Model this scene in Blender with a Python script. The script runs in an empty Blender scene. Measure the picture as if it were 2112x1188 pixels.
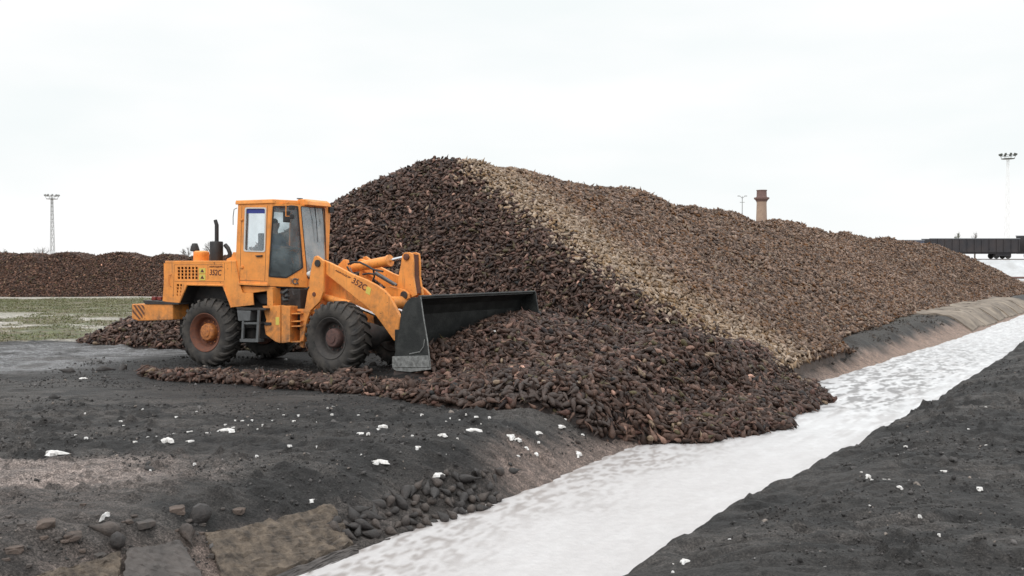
import bpy, bmesh, math, random
import numpy as np
from mathutils import Vector, Matrix
from mathutils.geometry import delaunay_2d_cdt
random.seed(7); rng = np.random.default_rng(11)
R = math.radians
scn = bpy.context.scene
C = scn.collection

# ------------------------------------------------------------------ camera, sky, sun, exposure
EYE = 2.24; F = 2000.0; PITCH = math.atan(47 / F)
cd = bpy.data.cameras.new('camera'); cam = bpy.data.objects.new('camera', cd); C.objects.link(cam)
cd.sensor_width = 36; cd.lens = 36 * F / 2112; cd.clip_end = 3000; cd.clip_start = .1
cam.location = (0, 0, EYE); cam.rotation_euler = (R(90) - PITCH, 0, 0)
scn.camera = cam
scn.view_settings.view_transform = 'Standard'; scn.view_settings.look = 'None'
scn.view_settings.exposure = 0.0; scn.view_settings.gamma = 1.0
SUN_EL, SUN_AZ = R(48), R(205)
w = bpy.data.worlds.new('World'); scn.world = w; w.use_nodes = True
nt = w.node_tree; nt.nodes.clear()
def wn(t, **k):
    n = nt.nodes.new(t)
    for a, b in k.items(): setattr(n, a, b)
    return n
sky = wn('ShaderNodeTexSky', sky_type='NISHITA'); sky.sun_disc = False
sky.sun_elevation = SUN_EL; sky.sun_rotation = SUN_AZ; sky.dust_density = 3
bg1 = wn('ShaderNodeBackground'); bg1.inputs['Strength'].default_value = .08
nt.links.new(sky.outputs[0], bg1.inputs['Color'])
tc = wn('ShaderNodeTexCoord'); sep = wn('ShaderNodeSeparateXYZ'); nt.links.new(tc.outputs['Generated'], sep.inputs[0])
mp = wn('ShaderNodeMapping'); mp.inputs['Scale'].default_value = (1.2, 1.2, 4.5); nt.links.new(tc.outputs['Generated'], mp.inputs[0])
no = wn('ShaderNodeTexNoise'); no.inputs['Scale'].default_value = 2.2; no.inputs['Detail'].default_value = 4; no.inputs['Roughness'].default_value = .5
nt.links.new(mp.outputs[0], no.inputs['Vector'])
cr = wn('ShaderNodeValToRGB'); nt.links.new(no.outputs[0], cr.inputs[0])
cr.color_ramp.elements[0].position = .38; cr.color_ramp.elements[0].color = (.955, .998, 1.0, 1)
cr.color_ramp.elements[1].position = .62; cr.color_ramp.elements[1].color = (1.05, 1.05, 1.05, 1)
# overcast luminance rises towards the zenith
mr = wn('ShaderNodeMapRange'); nt.links.new(sep.outputs['Z'], mr.inputs['Value'])
mr.inputs['From Min'].default_value = .3; mr.inputs['From Max'].default_value = 1.0
mr.inputs['To Min'].default_value = 1.0; mr.inputs['To Max'].default_value = 1.75
bg2 = wn('ShaderNodeBackground'); nt.links.new(cr.outputs[0], bg2.inputs['Color']); nt.links.new(mr.outputs[0], bg2.inputs['Strength'])
ad = wn('ShaderNodeMixShader'); ad.inputs[0].default_value = .96
nt.links.new(bg1.outputs[0], ad.inputs[1]); nt.links.new(bg2.outputs[0], ad.inputs[2])
wo = wn('ShaderNodeOutputWorld'); nt.links.new(ad.outputs[0], wo.inputs[0])
sl = bpy.data.lights.new('sun', 'SUN'); sl.energy = 1.1; sl.angle = R(25); sl.color = (1, .97, .93)
so = bpy.data.objects.new('sun', sl); C.objects.link(so)
so.rotation_euler = (R(90) - SUN_EL, 0, -SUN_AZ + math.pi); so.location = (-10, -20, 40)
so['kind'] = 'structure'

# ------------------------------------------------------------------ helpers
def ray(px, py):
    x = (px - 1056) / F; y = -(py - 594) / F
    cp, sp = math.cos(PITCH), math.sin(PITCH)
    return Vector((x, cp + y * sp, -sp + y * cp))
CAM = Vector((0, 0, EYE))
def at_z(px, py, z=0.0):
    d = ray(px, py); t = (z - EYE) / d.z; return CAM + d * t
def at_y(px, py, Y):
    d = ray(px, py); return CAM + d * (Y / d.y)
class Pl:
    """a plane with axes ex, ey; px() gives the plane coordinates of a sight line"""
    def __init__(s, o, ex, ey):
        s.o = Vector(o); s.ex = Vector(ex).normalized(); n = s.ex.cross(Vector(ey)).normalized()
        s.n = n; s.ey = n.cross(s.ex).normalized()
    def px(s, a, b):
        d = ray(a, b); t = (s.o - CAM).dot(s.n) / d.dot(s.n); p = CAM + d * t - s.o
        return (p.dot(s.ex), p.dot(s.ey))
    def w(s, u, v, k=0.0): return s.o + s.ex * u + s.ey * v + s.n * k
def inpoly(c, P):
    r = False; n = len(P)
    for i in range(n):
        (x1, y1), (x2, y2) = P[i][:2], P[i - 1][:2]
        if (y1 > c.y) != (y2 > c.y) and c.x < (x2 - x1) * (c.y - y1) / (y2 - y1) + x1: r = not r
    return r
class MB:
    def __init__(s): s.v = []; s.f = []; s.m = []
    def add(s, vs, fs, mi=0):
        n = len(s.v); s.v += [tuple(q) for q in vs]; s.f += [tuple(n + i for i in f) for f in fs]; s.m += [mi] * len(fs); return s
    def box(s, c, size, M=None, mi=0):
        x, y, z = [q / 2 for q in size]
        vs = [Vector((a * x, b * y, d * z)) for a in (-1, 1) for b in (-1, 1) for d in (-1, 1)]
        if M is not None: vs = [M @ q for q in vs]
        vs = [q + Vector(c) for q in vs]
        return s.add(vs, [(0, 1, 3, 2), (4, 6, 7, 5), (0, 4, 5, 1), (2, 3, 7, 6), (0, 2, 6, 4), (1, 5, 7, 3)], mi)
    def tube(s, pts, r, n=8, cap=True, mi=0):
        pts = [Vector(p) for p in pts]; rs = r if isinstance(r, (list, tuple)) else [r] * len(pts)
        t0 = (pts[1] - pts[0]).normalized(); a = t0.orthogonal().normalized(); vs = []
        for i, p in enumerate(pts):
            t = ((pts[min(i + 1, len(pts) - 1)] - pts[max(i - 1, 0)])).normalized()
            a = (a - t * a.dot(t)).normalized(); b = t.cross(a)
            for k in range(n):
                g = 2 * math.pi * k / n; vs.append(p + (a * math.cos(g) + b * math.sin(g)) * rs[i])
        fs = [(i * n + k, i * n + (k + 1) % n, (i + 1) * n + (k + 1) % n, (i + 1) * n + k) for i in range(len(pts) - 1) for k in range(n)]
        if cap: fs += [tuple(range(n))[::-1], tuple((len(pts) - 1) * n + k for k in range(n))]
        return s.add(vs, fs, mi)
    def lathe(s, o, ax, prof, n=32, mi=0, a0=None, cap=True):
        """prof: (distance along the axis, radius)"""
        o = Vector(o); ax = Vector(ax).normalized(); a = Vector(a0) if a0 else ax.orthogonal().normalized(); b = ax.cross(a); vs = []
        for d, r in prof:
            for k in range(n):
                g = 2 * math.pi * k / n; vs.append(o + ax * d + (a * math.cos(g) + b * math.sin(g)) * r)
        m = len(prof)
        fs = [(i * n + k, i * n + (k + 1) % n, (i + 1) * n + (k + 1) % n, (i + 1) * n + k) for i in range(m - 1) for k in range(n)]
        if not cap: return s.add(vs, fs, mi)
        if prof[0][1] > 1e-4: fs.append(tuple(range(n))[::-1])
        if prof[-1][1] > 1e-4: fs.append(tuple((m - 1) * n + k for k in range(n)))
        return s.add(vs, fs, mi)
    def plate(s, pl, poly, holes=(), t=.03, k0=0.0, mi=0):
        """polygon on a plane (plane coordinates), from offset k0 to k0-t along the normal"""
        vs2 = [Vector(p) for p in poly]; faces = [list(range(len(poly)))]
        for h in holes:
            faces.append(list(range(len(vs2), len(vs2) + len(h)))); vs2 += [Vector(p) for p in h]
        ov, oe, of, *_ = delaunay_2d_cdt(vs2, [], faces, 0, 1e-6)
        keep = []
        for f in of:
            c = sum((ov[i] for i in f), Vector((0, 0))) / len(f)
            if inpoly(c, poly) and not any(inpoly(c, h) for h in holes): keep.append(f)
        of = keep
        n = len(ov); vs = [pl.w(p.x, p.y, k0) for p in ov] + [pl.w(p.x, p.y, k0 - t) for p in ov]
        fs = []; cnt = {}
        for f in of:
            f = tuple(f); a, b, c = ov[f[0]], ov[f[1]], ov[f[2]]
            if (b - a).cross(c - a) < 0: f = f[::-1]
            fs.append(f); fs.append(tuple(i + n for i in f[::-1]))
            for i in range(len(f)): cnt[(f[i], f[(i + 1) % len(f)])] = 1
        for (i, j) in cnt:
            if (j, i) not in cnt: fs.append((j, i, i + n, j + n))
        return s.add(vs, fs, mi)
    def build(s, name, mats, parent=None, bevel=0, smooth=False, base=None):
        me = bpy.data.meshes.new(name); o0 = Vector(base) if base is not None else (parent_base(parent) if parent else Vector((0, 0, 0)))
        me.from_pydata([tuple(Vector(q) - o0) for q in s.v], [], s.f)
        if not isinstance(mats, (list, tuple)): mats = [mats]
        for m in mats: me.materials.append(m)
        me.polygons.foreach_set('material_index', s.m)
        bm = bmesh.new(); bm.from_mesh(me); bmesh.ops.recalc_face_normals(bm, faces=bm.faces); bm.to_mesh(me); bm.free()
        if smooth:
            me.polygons.foreach_set('use_smooth', [True] * len(me.polygons)); me.set_sharp_from_angle(angle=R(38))
        ob = bpy.data.objects.new(name, me); C.objects.link(ob)
        if parent: ob.parent = parent
        else: ob.location = o0
        if bevel:
            b = ob.modifiers.new('bevel', 'BEVEL'); b.width = bevel; b.segments = 2; b.limit_method = 'ANGLE'; b.angle_limit = R(40)
        return ob
def parent_base(p):
    b = Vector((0, 0, 0))
    while p: b += p.location; p = p.parent
    return b
def tag(o, label=None, cat=None, group=None, kind=None):
    if label: o['label'] = label
    if cat: o['category'] = cat
    if group: o['group'] = group
    if kind: o['kind'] = kind
    return o
def empty(name, loc):
    o = bpy.data.objects.new(name, None); C.objects.link(o); o.location = loc; return o
def copy_tree(o, parent=None):
    c = o.copy(); C.objects.link(c); c.parent = parent
    for ch in [q for q in o.children]: copy_tree(ch, c)
    return c

# numpy value noise
def _h(ix, iy, s):
    n = (ix.astype(np.int64) * 374761393 + iy.astype(np.int64) * 668265263 + s * 1442695041) & 0xffffffff
    n = ((n ^ (n >> 13)) * 1274126177) & 0xffffffff
    return ((n ^ (n >> 16)) & 0xffffff) / float(0xffffff)
def vn(x, y, s=0):
    ix = np.floor(x); iy = np.floor(y); fx = x - ix; fy = y - iy
    fx = fx * fx * (3 - 2 * fx); fy = fy * fy * (3 - 2 * fy)
    a = _h(ix, iy, s); b = _h(ix + 1, iy, s); c = _h(ix, iy + 1, s); d = _h(ix + 1, iy + 1, s)
    return (a + (b - a) * fx) * (1 - fy) + (c + (d - c) * fx) * fy
def fbm(x, y, s=0, o=4):
    r = 0; a = .5
    for i in range(o): r = r + a * vn(x, y, s + i * 17); x = x * 2.03 + 3.1; y = y * 2.03 + 1.7; a *= .5
    return r / (1 - .5 ** o)
def sstep(a, b, x): t = np.clip((x - a) / (b - a), 0, 1); return t * t * (3 - 2 * t)

# ------------------------------------------------------------------ materials
def mat(name, col, rough=.7, metal=0, noise=0, scale=5, col2=None, bump=0, bscale=30, spec=.5, lo=.35, hi=.65, detail=6, attr=None, rough2=None, coat=0, stretch=None):
    m = bpy.data.materials.new(name); m.use_nodes = True; t = m.node_tree; b = t.nodes['Principled BSDF']
    b.inputs['Base Color'].default_value = (*col, 1); b.inputs['Roughness'].default_value = rough; b.inputs['Metallic'].default_value = metal
    b.inputs['Specular IOR Level'].default_value = spec; b.inputs['Coat Weight'].default_value = coat
    g = t.nodes.new('ShaderNodeNewGeometry'); vec = g.outputs['Position']
    if stretch:
        q = t.nodes.new('ShaderNodeMapping'); q.inputs['Rotation'].default_value = (0, 0, stretch[0]); q.inputs['Scale'].default_value = stretch[1]
        t.links.new(vec, q.inputs[0]); vec = q.outputs[0]
    base = None
    if attr:
        a = t.nodes.new('ShaderNodeAttribute'); a.attribute_name = attr; base = a.outputs['Color']
        t.links.new(base, b.inputs['Base Color'])
    if noise and (col2 or attr):
        n = t.nodes.new('ShaderNodeTexNoise'); n.inputs['Scale'].default_value = scale; n.inputs['Detail'].default_value = detail; n.inputs['Roughness'].default_value = .65
        t.links.new(vec, n.inputs['Vector'])
        r = t.nodes.new('ShaderNodeMapRange'); r.inputs['From Min'].default_value = lo; r.inputs['From Max'].default_value = hi
        t.links.new(n.outputs[0], r.inputs['Value'])
        if attr:
            r.inputs['To Min'].default_value = 1 - noise; r.inputs['To Max'].default_value = 1 + noise
            mx = t.nodes.new('ShaderNodeVectorMath'); mx.operation = 'SCALE'; t.links.new(base, mx.inputs[0]); t.links.new(r.outputs[0], mx.inputs['Scale'])
            t.links.new(mx.outputs[0], b.inputs['Base Color'])
        else:
            r.inputs['To Max'].default_value = noise
            mx = t.nodes.new('ShaderNodeMix'); mx.data_type = 'RGBA'; mx.inputs['A'].default_value = (*col, 1); mx.inputs['B'].default_value = (*col2, 1)
            t.links.new(r.outputs[0], mx.inputs['Factor']); t.links.new(mx.outputs['Result'], b.inputs['Base Color'])
        if rough2 is not None:
            q = t.nodes.new('ShaderNodeMapRange'); q.inputs['From Min'].default_value = lo; q.inputs['From Max'].default_value = hi
            q.inputs['To Min'].default_value = rough; q.inputs['To Max'].default_value = rough2
            t.links.new(n.outputs[0], q.inputs['Value']); t.links.new(q.outputs[0], b.inputs['Roughness'])
    if bump:
        n2 = t.nodes.new('ShaderNodeTexNoise'); n2.inputs['Scale'].default_value = bscale; n2.inputs['Detail'].default_value = 8; n2.inputs['Roughness'].default_value = .7
        t.links.new(vec, n2.inputs['Vector'])
        bp = t.nodes.new('ShaderNodeBump'); bp.inputs['Strength'].default_value = 1; bp.inputs['Distance'].default_value = bump
        t.links.new(n2.outputs[0], bp.inputs['Height']); t.links.new(bp.outputs[0], b.inputs['Normal'])
    return m
def paint_mat(name, col, dirt, rust, zfade=.9):
    """painted steel with mud film (more of it low down where wheels throw it), chips and run stains"""
    m = bpy.data.materials.new(name); m.use_nodes = True; t = m.node_tree; b = t.nodes['Principled BSDF']
    g = t.nodes.new('ShaderNodeNewGeometry'); P = g.outputs['Position']
    def noi(sc, det=5, vec=None):
        n = t.nodes.new('ShaderNodeTexNoise'); n.inputs['Scale'].default_value = sc; n.inputs['Detail'].default_value = det; n.inputs['Roughness'].default_value = .62
        t.links.new(vec or P, n.inputs['Vector']); return n.outputs[0]
    def rng_(v, a, b_, c, d):
        r = t.nodes.new('ShaderNodeMapRange'); t.links.new(v, r.inputs[0])
        for i, q in zip((1, 2, 3, 4), (a, b_, c, d)): r.inputs[i].default_value = q
        return r.outputs[0]
    def mix(f, a, c):
        x = t.nodes.new('ShaderNodeMix'); x.data_type = 'RGBA'; t.links.new(f, x.inputs['Factor'])
        if isinstance(a, tuple): x.inputs['A'].default_value = (*a, 1)
        else: t.links.new(a, x.inputs['A'])
        x.inputs['B'].default_value = (*c, 1); return x.outputs['Result']
    def math_(op, a, c):
        x = t.nodes.new('ShaderNodeMath'); x.operation = op; x.use_clamp = True
        for i, q in enumerate((a, c)):
            if isinstance(q, (int, float)): x.inputs[i].default_value = q
            else: t.links.new(q, x.inputs[i])
        return x.outputs[0]
    sp = t.nodes.new('ShaderNodeSeparateXYZ'); t.links.new(P, sp.inputs[0])
    fade = mix(rng_(noi(2.2), .35, .7, 0, .45), col, tuple(min(1, q * 1.12 + .03) for q in col))
    low = rng_(sp.outputs['Z'], .3, 1.9, .80, .05)
    film = math_('MULTIPLY', math_('ADD', low, rng_(noi(3.1, 8), .40, .75, 0, .55)), rng_(noi(9, 6), .3, .65, .25, 1))
    c1 = mix(film, fade, dirt)
    mp = t.nodes.new('ShaderNodeMapping'); mp.inputs['Scale'].default_value = (14, 14, 1.6); t.links.new(P, mp.inputs[0])
    c2 = mix(rng_(noi(1, 5, mp.outputs[0]), .56, .78, 0, .6), c1, dirt)
    c3 = mix(rng_(noi(14, 4), .655, .70, 0, .85), c2, rust)
    t.links.new(c3, b.inputs['Base Color'])
    t.links.new(rng_(noi(6), .3, .7, .34, .62), b.inputs['Roughness'])
    bp = t.nodes.new('ShaderNodeBump'); bp.inputs['Distance'].default_value = .004; t.links.new(noi(5, 4), bp.inputs['Height']); t.links.new(bp.outputs[0], b.inputs['Normal'])
    return m
def glass_mat(name, tint, refl=.12, dirt=.12, dc=(.4, .42, .42)):
    m = bpy.data.materials.new(name); m.use_nodes = True; t = m.node_tree; t.nodes.clear()
    o = t.nodes.new('ShaderNodeOutputMaterial'); tr = t.nodes.new('ShaderNodeBsdfTransparent'); tr.inputs[0].default_value = (*tint, 1)
    gl = t.nodes.new('ShaderNodeBsdfGlossy'); gl.inputs['Roughness'].default_value = .06; gl.inputs[0].default_value = (.9, .95, 1, 1)
    df = t.nodes.new('ShaderNodeBsdfDiffuse'); df.inputs[0].default_value = (*dc, 1)
    fr = t.nodes.new('ShaderNodeFresnel'); fr.inputs[0].default_value = 1.5
    ma = t.nodes.new('ShaderNodeMath'); ma.operation = 'ADD'; ma.use_clamp = True; ma.inputs[1].default_value = refl; t.links.new(fr.outputs[0], ma.inputs[0])
    m1 = t.nodes.new('ShaderNodeMixShader'); t.links.new(ma.outputs[0], m1.inputs[0]); t.links.new(tr.outputs[0], m1.inputs[1]); t.links.new(gl.outputs[0], m1.inputs[2])
    n = t.nodes.new('ShaderNodeTexNoise'); n.inputs['Scale'].default_value = 3; n.inputs['Detail'].default_value = 6
    mr_ = t.nodes.new('ShaderNodeMapRange'); mr_.inputs[1].default_value = .35; mr_.inputs[2].default_value = .7; mr_.inputs[3].default_value = dirt * .4; mr_.inputs[4].default_value = dirt * 1.8
    g = t.nodes.new('ShaderNodeNewGeometry'); t.links.new(g.outputs['Position'], n.inputs['Vector']); t.links.new(n.outputs[0], mr_.inputs[0])
    m2 = t.nodes.new('ShaderNodeMixShader'); t.links.new(mr_.outputs[0], m2.inputs[0]); t.links.new(m1.outputs[0], m2.inputs[1]); t.links.new(df.outputs[0], m2.inputs[2])
    t.links.new(m2.outputs[0], o.inputs[0]); return m
M = {}
M['orange'] = paint_mat('orange_paint', (.93, .335, .062), (.20, .11, .06), (.10, .035, .02))
M['dark'] = mat('dark_steel', (.022, .022, .023), .6, 0, .7, 8, (.06, .05, .045), .004, 40)
M['black'] = mat('matt_black', (.018, .018, .02), .55, 0, .5, 9, (.04, .04, .04))
M['rubber'] = mat('dusty_rubber', (.024, .023, .023), .85, 0, .9, 5, (.075, .066, .058), .006, 60)
M['rust'] = mat('rusty_rim', (.17, .06, .032), .8, 0, .8, 14, (.09, .045, .035), .004, 60)
M['rim_dark'] = mat('muddy_rim', (.055, .048, .044), .75, 0, .8, 10, (.028, .026, .026), .004, 60)
M['hub_dark'] = mat('muddy_hub', (.13, .065, .055), .8, 0, .8, 20, (.06, .042, .04), .004, 60)
M['hub_orange'] = mat('worn_orange_hub', (.55, .2, .05), .6, 0, .9, 22, (.22, .08, .035), .004, 60)
M['bucket'] = mat('bucket_steel', (.018, .020, .020), .5, .2, .9, 3.5, (.055, .058, .055), .006, 30, lo=.45, hi=.75)
M['wornsteel'] = mat('worn_grey_steel', (.27, .275, .27), .5, .1, .8, 14, (.06, .062, .06), .006, 40)
M['chrome'] = mat('chrome_rod', (.75, .76, .78), .18, 1)
M['grey'] = mat('grey_steel', (.14, .145, .15), .5, .2, .6, 8, (.07, .07, .07))
M['white'] = mat('white_rubber', (.62, .6, .57), .6)
M['navy'] = mat('navy_visor', (.03, .045, .24), .5)
M['stripe'] = mat('faded_brown_stripe', (.13, .055, .03), .6)
M['red'] = mat('red_lens', (.20, .03, .025), .35)
M['yellow'] = mat('yellow_decal', (.75, .55, .07), .55, 0, .6, 40, (.45, .5, .2))
M['ink'] = mat('dark_lettering', (.10, .03, .025), .6)
M['glass'] = glass_mat('door_glass', (.90, .93, .94), .02, .07)
M['glass2'] = glass_mat('windscreen_glass', (.70, .78, .80), .14, .5, (.50, .54, .55)); M['glass3'] = glass_mat('side_glass', (.86, .92, .94), .05, .26, (.30, .36, .38))  # windscreen: grey-blue reflection painted in as a heavy pale diffuse layer
M['lamp'] = mat('lamp_lens', (.7, .7, .68), .12)
M['seat'] = mat('seat_vinyl', (.025, .025, .028), .6)
M['skin'] = mat('skin', (.42, .24, .17), .55); M['hair'] = mat('dark_hair', (.03, .025, .02), .7)
M['jacket'] = mat('blue_work_jacket', (.05, .09, .20), .8, 0, .5, 12, (.03, .05, .12)); M['trousers'] = mat('grey_trousers', (.07, .08, .10), .85)

# ------------------------------------------------------------------ terrain
D2 = (.5547, .8321); N2 = (-.8321, .5547)
def uv_(x, y): return (x - .89) * D2[0] + (y - 7) * D2[1], (x - .89) * N2[0] + (y - 7) * N2[1]
WATER = -.70
def ground(x, y, fine=True):
    u, v = uv_(x, y)
    big = (fbm(x * .16, y * .16, 3, 3) - .5) * .16
    # right bank lip and slope, left slope
    lw = (fbm(u * .35, 0 * u, 21, 3) - .5) * .7
    wob = (vn(u * .45, 0 * u, 9) - .5) * .5 + (vn(u * 1.7, 0 * u, 10) - .5) * .14
    lw = lw * sstep(60, 8, u) ; wob = wob
    lw = lw * .4 + .22 * sstep(9, 3, u) + .4 * sstep(16, 34, u)
    s1 = sstep(-.15 + lw, .75 + lw, v)
    s2 = sstep(3.05, 4.9 + wob * .8, v) ** 1.0
    vl = v + .2 * sstep(9, 4, u) + .38 * sstep(18, 40, u); left = sstep(3.15, 3.75, vl) * .18 + sstep(3.55, 5.0 + wob, vl) * .82
    pad = sstep(7.5, 4.5, np.hypot(x + 5.0, y - 21.0)); big = big * (1 - pad)
    z = big * sstep(.3, 2.5, np.abs(v - 2.2) - 1.6) - .98 * s1 + .98 * left
    z = z + .14 * np.exp(-((v + 1.0) / 2.2) ** 2) * (v < .2) * sstep(0, -.8, v)
    # the far side of the channel runs out before the siding
    if fine:
        k = sstep(60, 20, np.abs(y)) * .9 + .1
        ch = 1 - (s1 - left).clip(0, 1) * .7
        a = R(-14); xr = x * math.cos(a) - y * math.sin(a); yr = x * math.sin(a) + y * math.cos(a)
        rough = (fbm(xr * .9, yr * 3.2, 31, 5) - .5) * .13
        ridg = 1 - np.abs(2 * fbm(xr * .5, yr * 2.0, 47, 4) - 1)
        lump = (fbm(x * 4.2, y * 5, 61, 5) - .5) * .11 + (fbm(xr * 1.6, yr * 9, 63, 3) - .5) * .05
        clod = np.clip(fbm(x * 9, y * 9, 71, 3) - .60, 0, 1) * .32 * sstep(.4, .62, fbm(x * .7, y * .7, 75, 3))
        ch = ch * (1 - .75 * pad); z = z + (rough + lump + clod - (ridg ** 8) * .05) * k * ch
        # tracks left by wheels on the yard
        for off, sd in ((0, 1), (1.9, 2), (4.1, 3)):
            yy = 15.2 - off - .22 * x + .5 * np.sin(x * .22 + sd)
            z = z - .05 * np.exp(-((y - yy) / .24) ** 2) * (1 - pad) * (v > 5.2) * (.5 + .5 * vn(x * 6, y * 2, 5 + sd)) + (1 - pad) * .035 * np.exp(-((y - yy - .42) / .13) ** 2) * (v > 5.2) * vn(x * 2, y * 2, 15 + sd)
    return z
def seg(a, b, d0, d1):
    out = [a]; 
    while out[-1] < b:
        t = (out[-1] - a) / (b - a); out.append(out[-1] + d0 + (d1 - d0) * t)
    return out
xs = np.array([-900, -500, -280, -160, -100] + seg(-75, -11, .9, .12) + seg(-10.9, 9, .045, .045) + seg(9.1, 46, .1, .45) + [60, 80, 110, 150, 220, 330, 500, 900])
ys = np.array([-60, -25, -10, -4, 0, 3] + seg(6, 19.9, .04, .05) + seg(20.1, 80, .07, .55) + [84, 90, 98, 110, 125, 145, 170, 200, 260, 400, 700, 1500])
def grid_mesh(name, X, Y, Z, mats, cols=None, mask=None, smooth=True):
    ny, nx = X.shape; idx = np.arange(nx * ny).reshape(ny, nx)
    q = np.stack([idx[:-1, :-1], idx[:-1, 1:], idx[1:, 1:], idx[1:, :-1]], -1).reshape(-1, 4)
    if mask is not None:
        mk = (mask[:-1, :-1] | mask[:-1, 1:] | mask[1:, 1:] | mask[1:, :-1]).ravel(); q = q[mk]
    V = np.stack([X, Y, Z], -1).reshape(-1, 3)
    used = np.unique(q); rm = np.zeros(len(V), int); rm[used] = np.arange(len(used)); V = V[used]; q = rm[q]
    me = np_mesh(name, V, q, 4)
    if cols is not None:
        c = cols.reshape(-1, cols.shape[-1])[used]; set_col(me, c)
    me.materials.append(mats); me.polygons.foreach_set('use_smooth', np.full(len(q), smooth))
    return me
def np_mesh(name, V, Q, k):
    me = bpy.data.meshes.new(name); me.vertices.add(len(V)); me.vertices.foreach_set('co', V.astype(np.float32).ravel())
    me.loops.add(len(Q) * k); me.loops.foreach_set('vertex_index', Q.astype(np.int32).ravel())
    me.polygons.add(len(Q)); me.polygons.foreach_set('loop_start', (np.arange(len(Q)) * k).astype(np.int32))
    me.update(calc_edges=True); return me
def set_col(me, c, name='Col'):
    a = me.attributes.new(name, 'FLOAT_COLOR', 'POINT'); cc = np.ones((len(c), 4), np.float32); cc[:, :c.shape[1]] = c
    a.data.foreach_set('color', cc.ravel())
XX, YY = np.meshgrid(xs, ys); GZ = ground(XX, YY)
UU, VV = uv_(XX, YY)
def lerp(a, b, t): return a + (np.array(b) - a) * t[..., None]
base = np.zeros(XX.shape + (3,)) + np.array((.034, .031, .0295))
n1 = fbm(XX * .35, YY * .9, 101, 5); n2 = fbm(XX * 1.6, YY * 2.6, 111, 5); n3 = fbm(XX * .12, YY * .5, 121, 5)
base = lerp(base, (.066, .059, .055), sstep(.45, .7, n1) * .85)
base = lerp(base, (.017, .016, .016), sstep(.48, .62, n2) * .85)
# brown mud washed along the foot of the left slope, concrete-coloured
foot = sstep(4.45, 3.95, VV + .05 * sstep(12, 16, UU) + (n2 - .5) * .5) * sstep(3.0, 3.3, VV)
foot = foot * (1 - .9 * sstep(1.9, 1.1, np.hypot(XX + 1.0, (YY - 10.9) * .75)) * (VV > 3.6)); foot3 = sstep(17, 21, UU)[..., None]; base = base + ((np.array((.19, .145, .125)) * (1 - foot3) + np.array((.27, .19, .15)) * foot3) - base) * (foot * .95)[..., None]
base = lerp(base, (.032, .027, .023), sstep(18, 22, UU) * sstep(48, 40, UU) * sstep(4.25, 4.6, VV) * sstep(9, 7, VV) * .9)
# reddish clay, front left
clay = sstep(11.8, 11.0, YY + (n1 - .5) * 1.6) * (1 - .75 * sstep(10.0, 9.6, YY + (n2 - .5) * 1.2)) * sstep(-3.2, -4.4, XX + (n2 - .5) * 2)
base = lerp(base, (.30, .245, .22), clay * (.5 + .5 * n2))
# grey sky sheen of the wet mud left of the loader, painted into the colour
wet_sheen = sstep(-5, -8, XX) * sstep(19.5, 21, YY + (n1 - .5) * 2) * sstep(29, 26, YY + (n1 - .5))
base = lerp(base, (.18, .18, .185), wet_sheen * (.25 + .75 * sstep(.35, .6, n2)))
ld_shade = sstep(5.2, 3.6, np.hypot((XX + 4.2) * .85, YY - 21.6)); base = lerp(base, (.013, .012, .012), ld_shade)  # painted shade: ground colour blackened under and around the loader
# field beyond the yard
fld = sstep(28.3, 29.2, YY + (n2 - .5) * 1.2) * sstep(5, 8, VV)
grassc = np.zeros_like(base) + np.array((.115, .122, .06)); grassc = lerp(grassc, (.16, .13, .085), sstep(.40, .60, n2))
pale = np.clip(sstep(.485, .56, fbm(XX * .30, YY * .42, 131, 5)) * sstep(49, 43, YY + (n2 - .5) * 6) + sstep(64, 66, YY + (n2 - .5) * 3), 0, 1)
grassc = lerp(grassc, (.42, .39, .35), pale * (.5 + .5 * n2))
base = lerp(base, (0, 0, 0), fld * 0) * (1 - fld[..., None]) + grassc * fld[..., None]
far = sstep(62, 75, YY) * (VV < 4.6); base = lerp(base, (.27, .22, .18), sstep(85, 110, YY) * .9)
gm = mat('wet_ground', (.05, .05, .05), .5, attr='Col', noise=.6, scale=13, bump=.10, bscale=10, lo=.3, hi=.7, detail=12, rough2=.75, spec=.38)
# finer grain and drag streaks on top of the mud
t_ = gm.node_tree; b_ = t_.nodes['Principled BSDF']; src = b_.inputs['Base Color'].links[0].from_socket; pos = t_.nodes.new('ShaderNodeNewGeometry').outputs['Position']
for sc, st, lo_, hi_, a0, a1, ro in ((52, (1, 1, 1), .36, .66, .42, 1.75, 0), (4.5, (.35, 2.6, 1), .34, .68, .62, 1.5, R(12)), (150, (1, 1, 1), .35, .65, .6, 1.4, 0)):
    m_ = t_.nodes.new('ShaderNodeMapping'); m_.inputs['Scale'].default_value = st; m_.inputs['Rotation'].default_value = (0, 0, ro); t_.links.new(pos, m_.inputs[0])
    n_ = t_.nodes.new('ShaderNodeTexNoise'); n_.inputs['Scale'].default_value = sc; n_.inputs['Detail'].default_value = 5; n_.inputs['Roughness'].default_value = .7; t_.links.new(m_.outputs[0], n_.inputs['Vector'])
    r_ = t_.nodes.new('ShaderNodeMapRange'); r_.inputs[1].default_value = lo_; r_.inputs[2].default_value = hi_; r_.inputs[3].default_value = a0; r_.inputs[4].default_value = a1; t_.links.new(n_.outputs[0], r_.inputs[0])
    x_ = t_.nodes.new('ShaderNodeVectorMath'); x_.operation = 'SCALE'; t_.links.new(src, x_.inputs[0]); t_.links.new(r_.outputs[0], x_.inputs['Scale']); src = x_.outputs[0]
t_.links.new(src, b_.inputs['Base Color'])
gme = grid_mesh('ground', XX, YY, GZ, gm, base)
go = bpy.data.objects.new('ground', gme); C.objects.link(go); tag(go, 'dark wet trodden mud of the yard and both channel banks', kind='structure')

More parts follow.
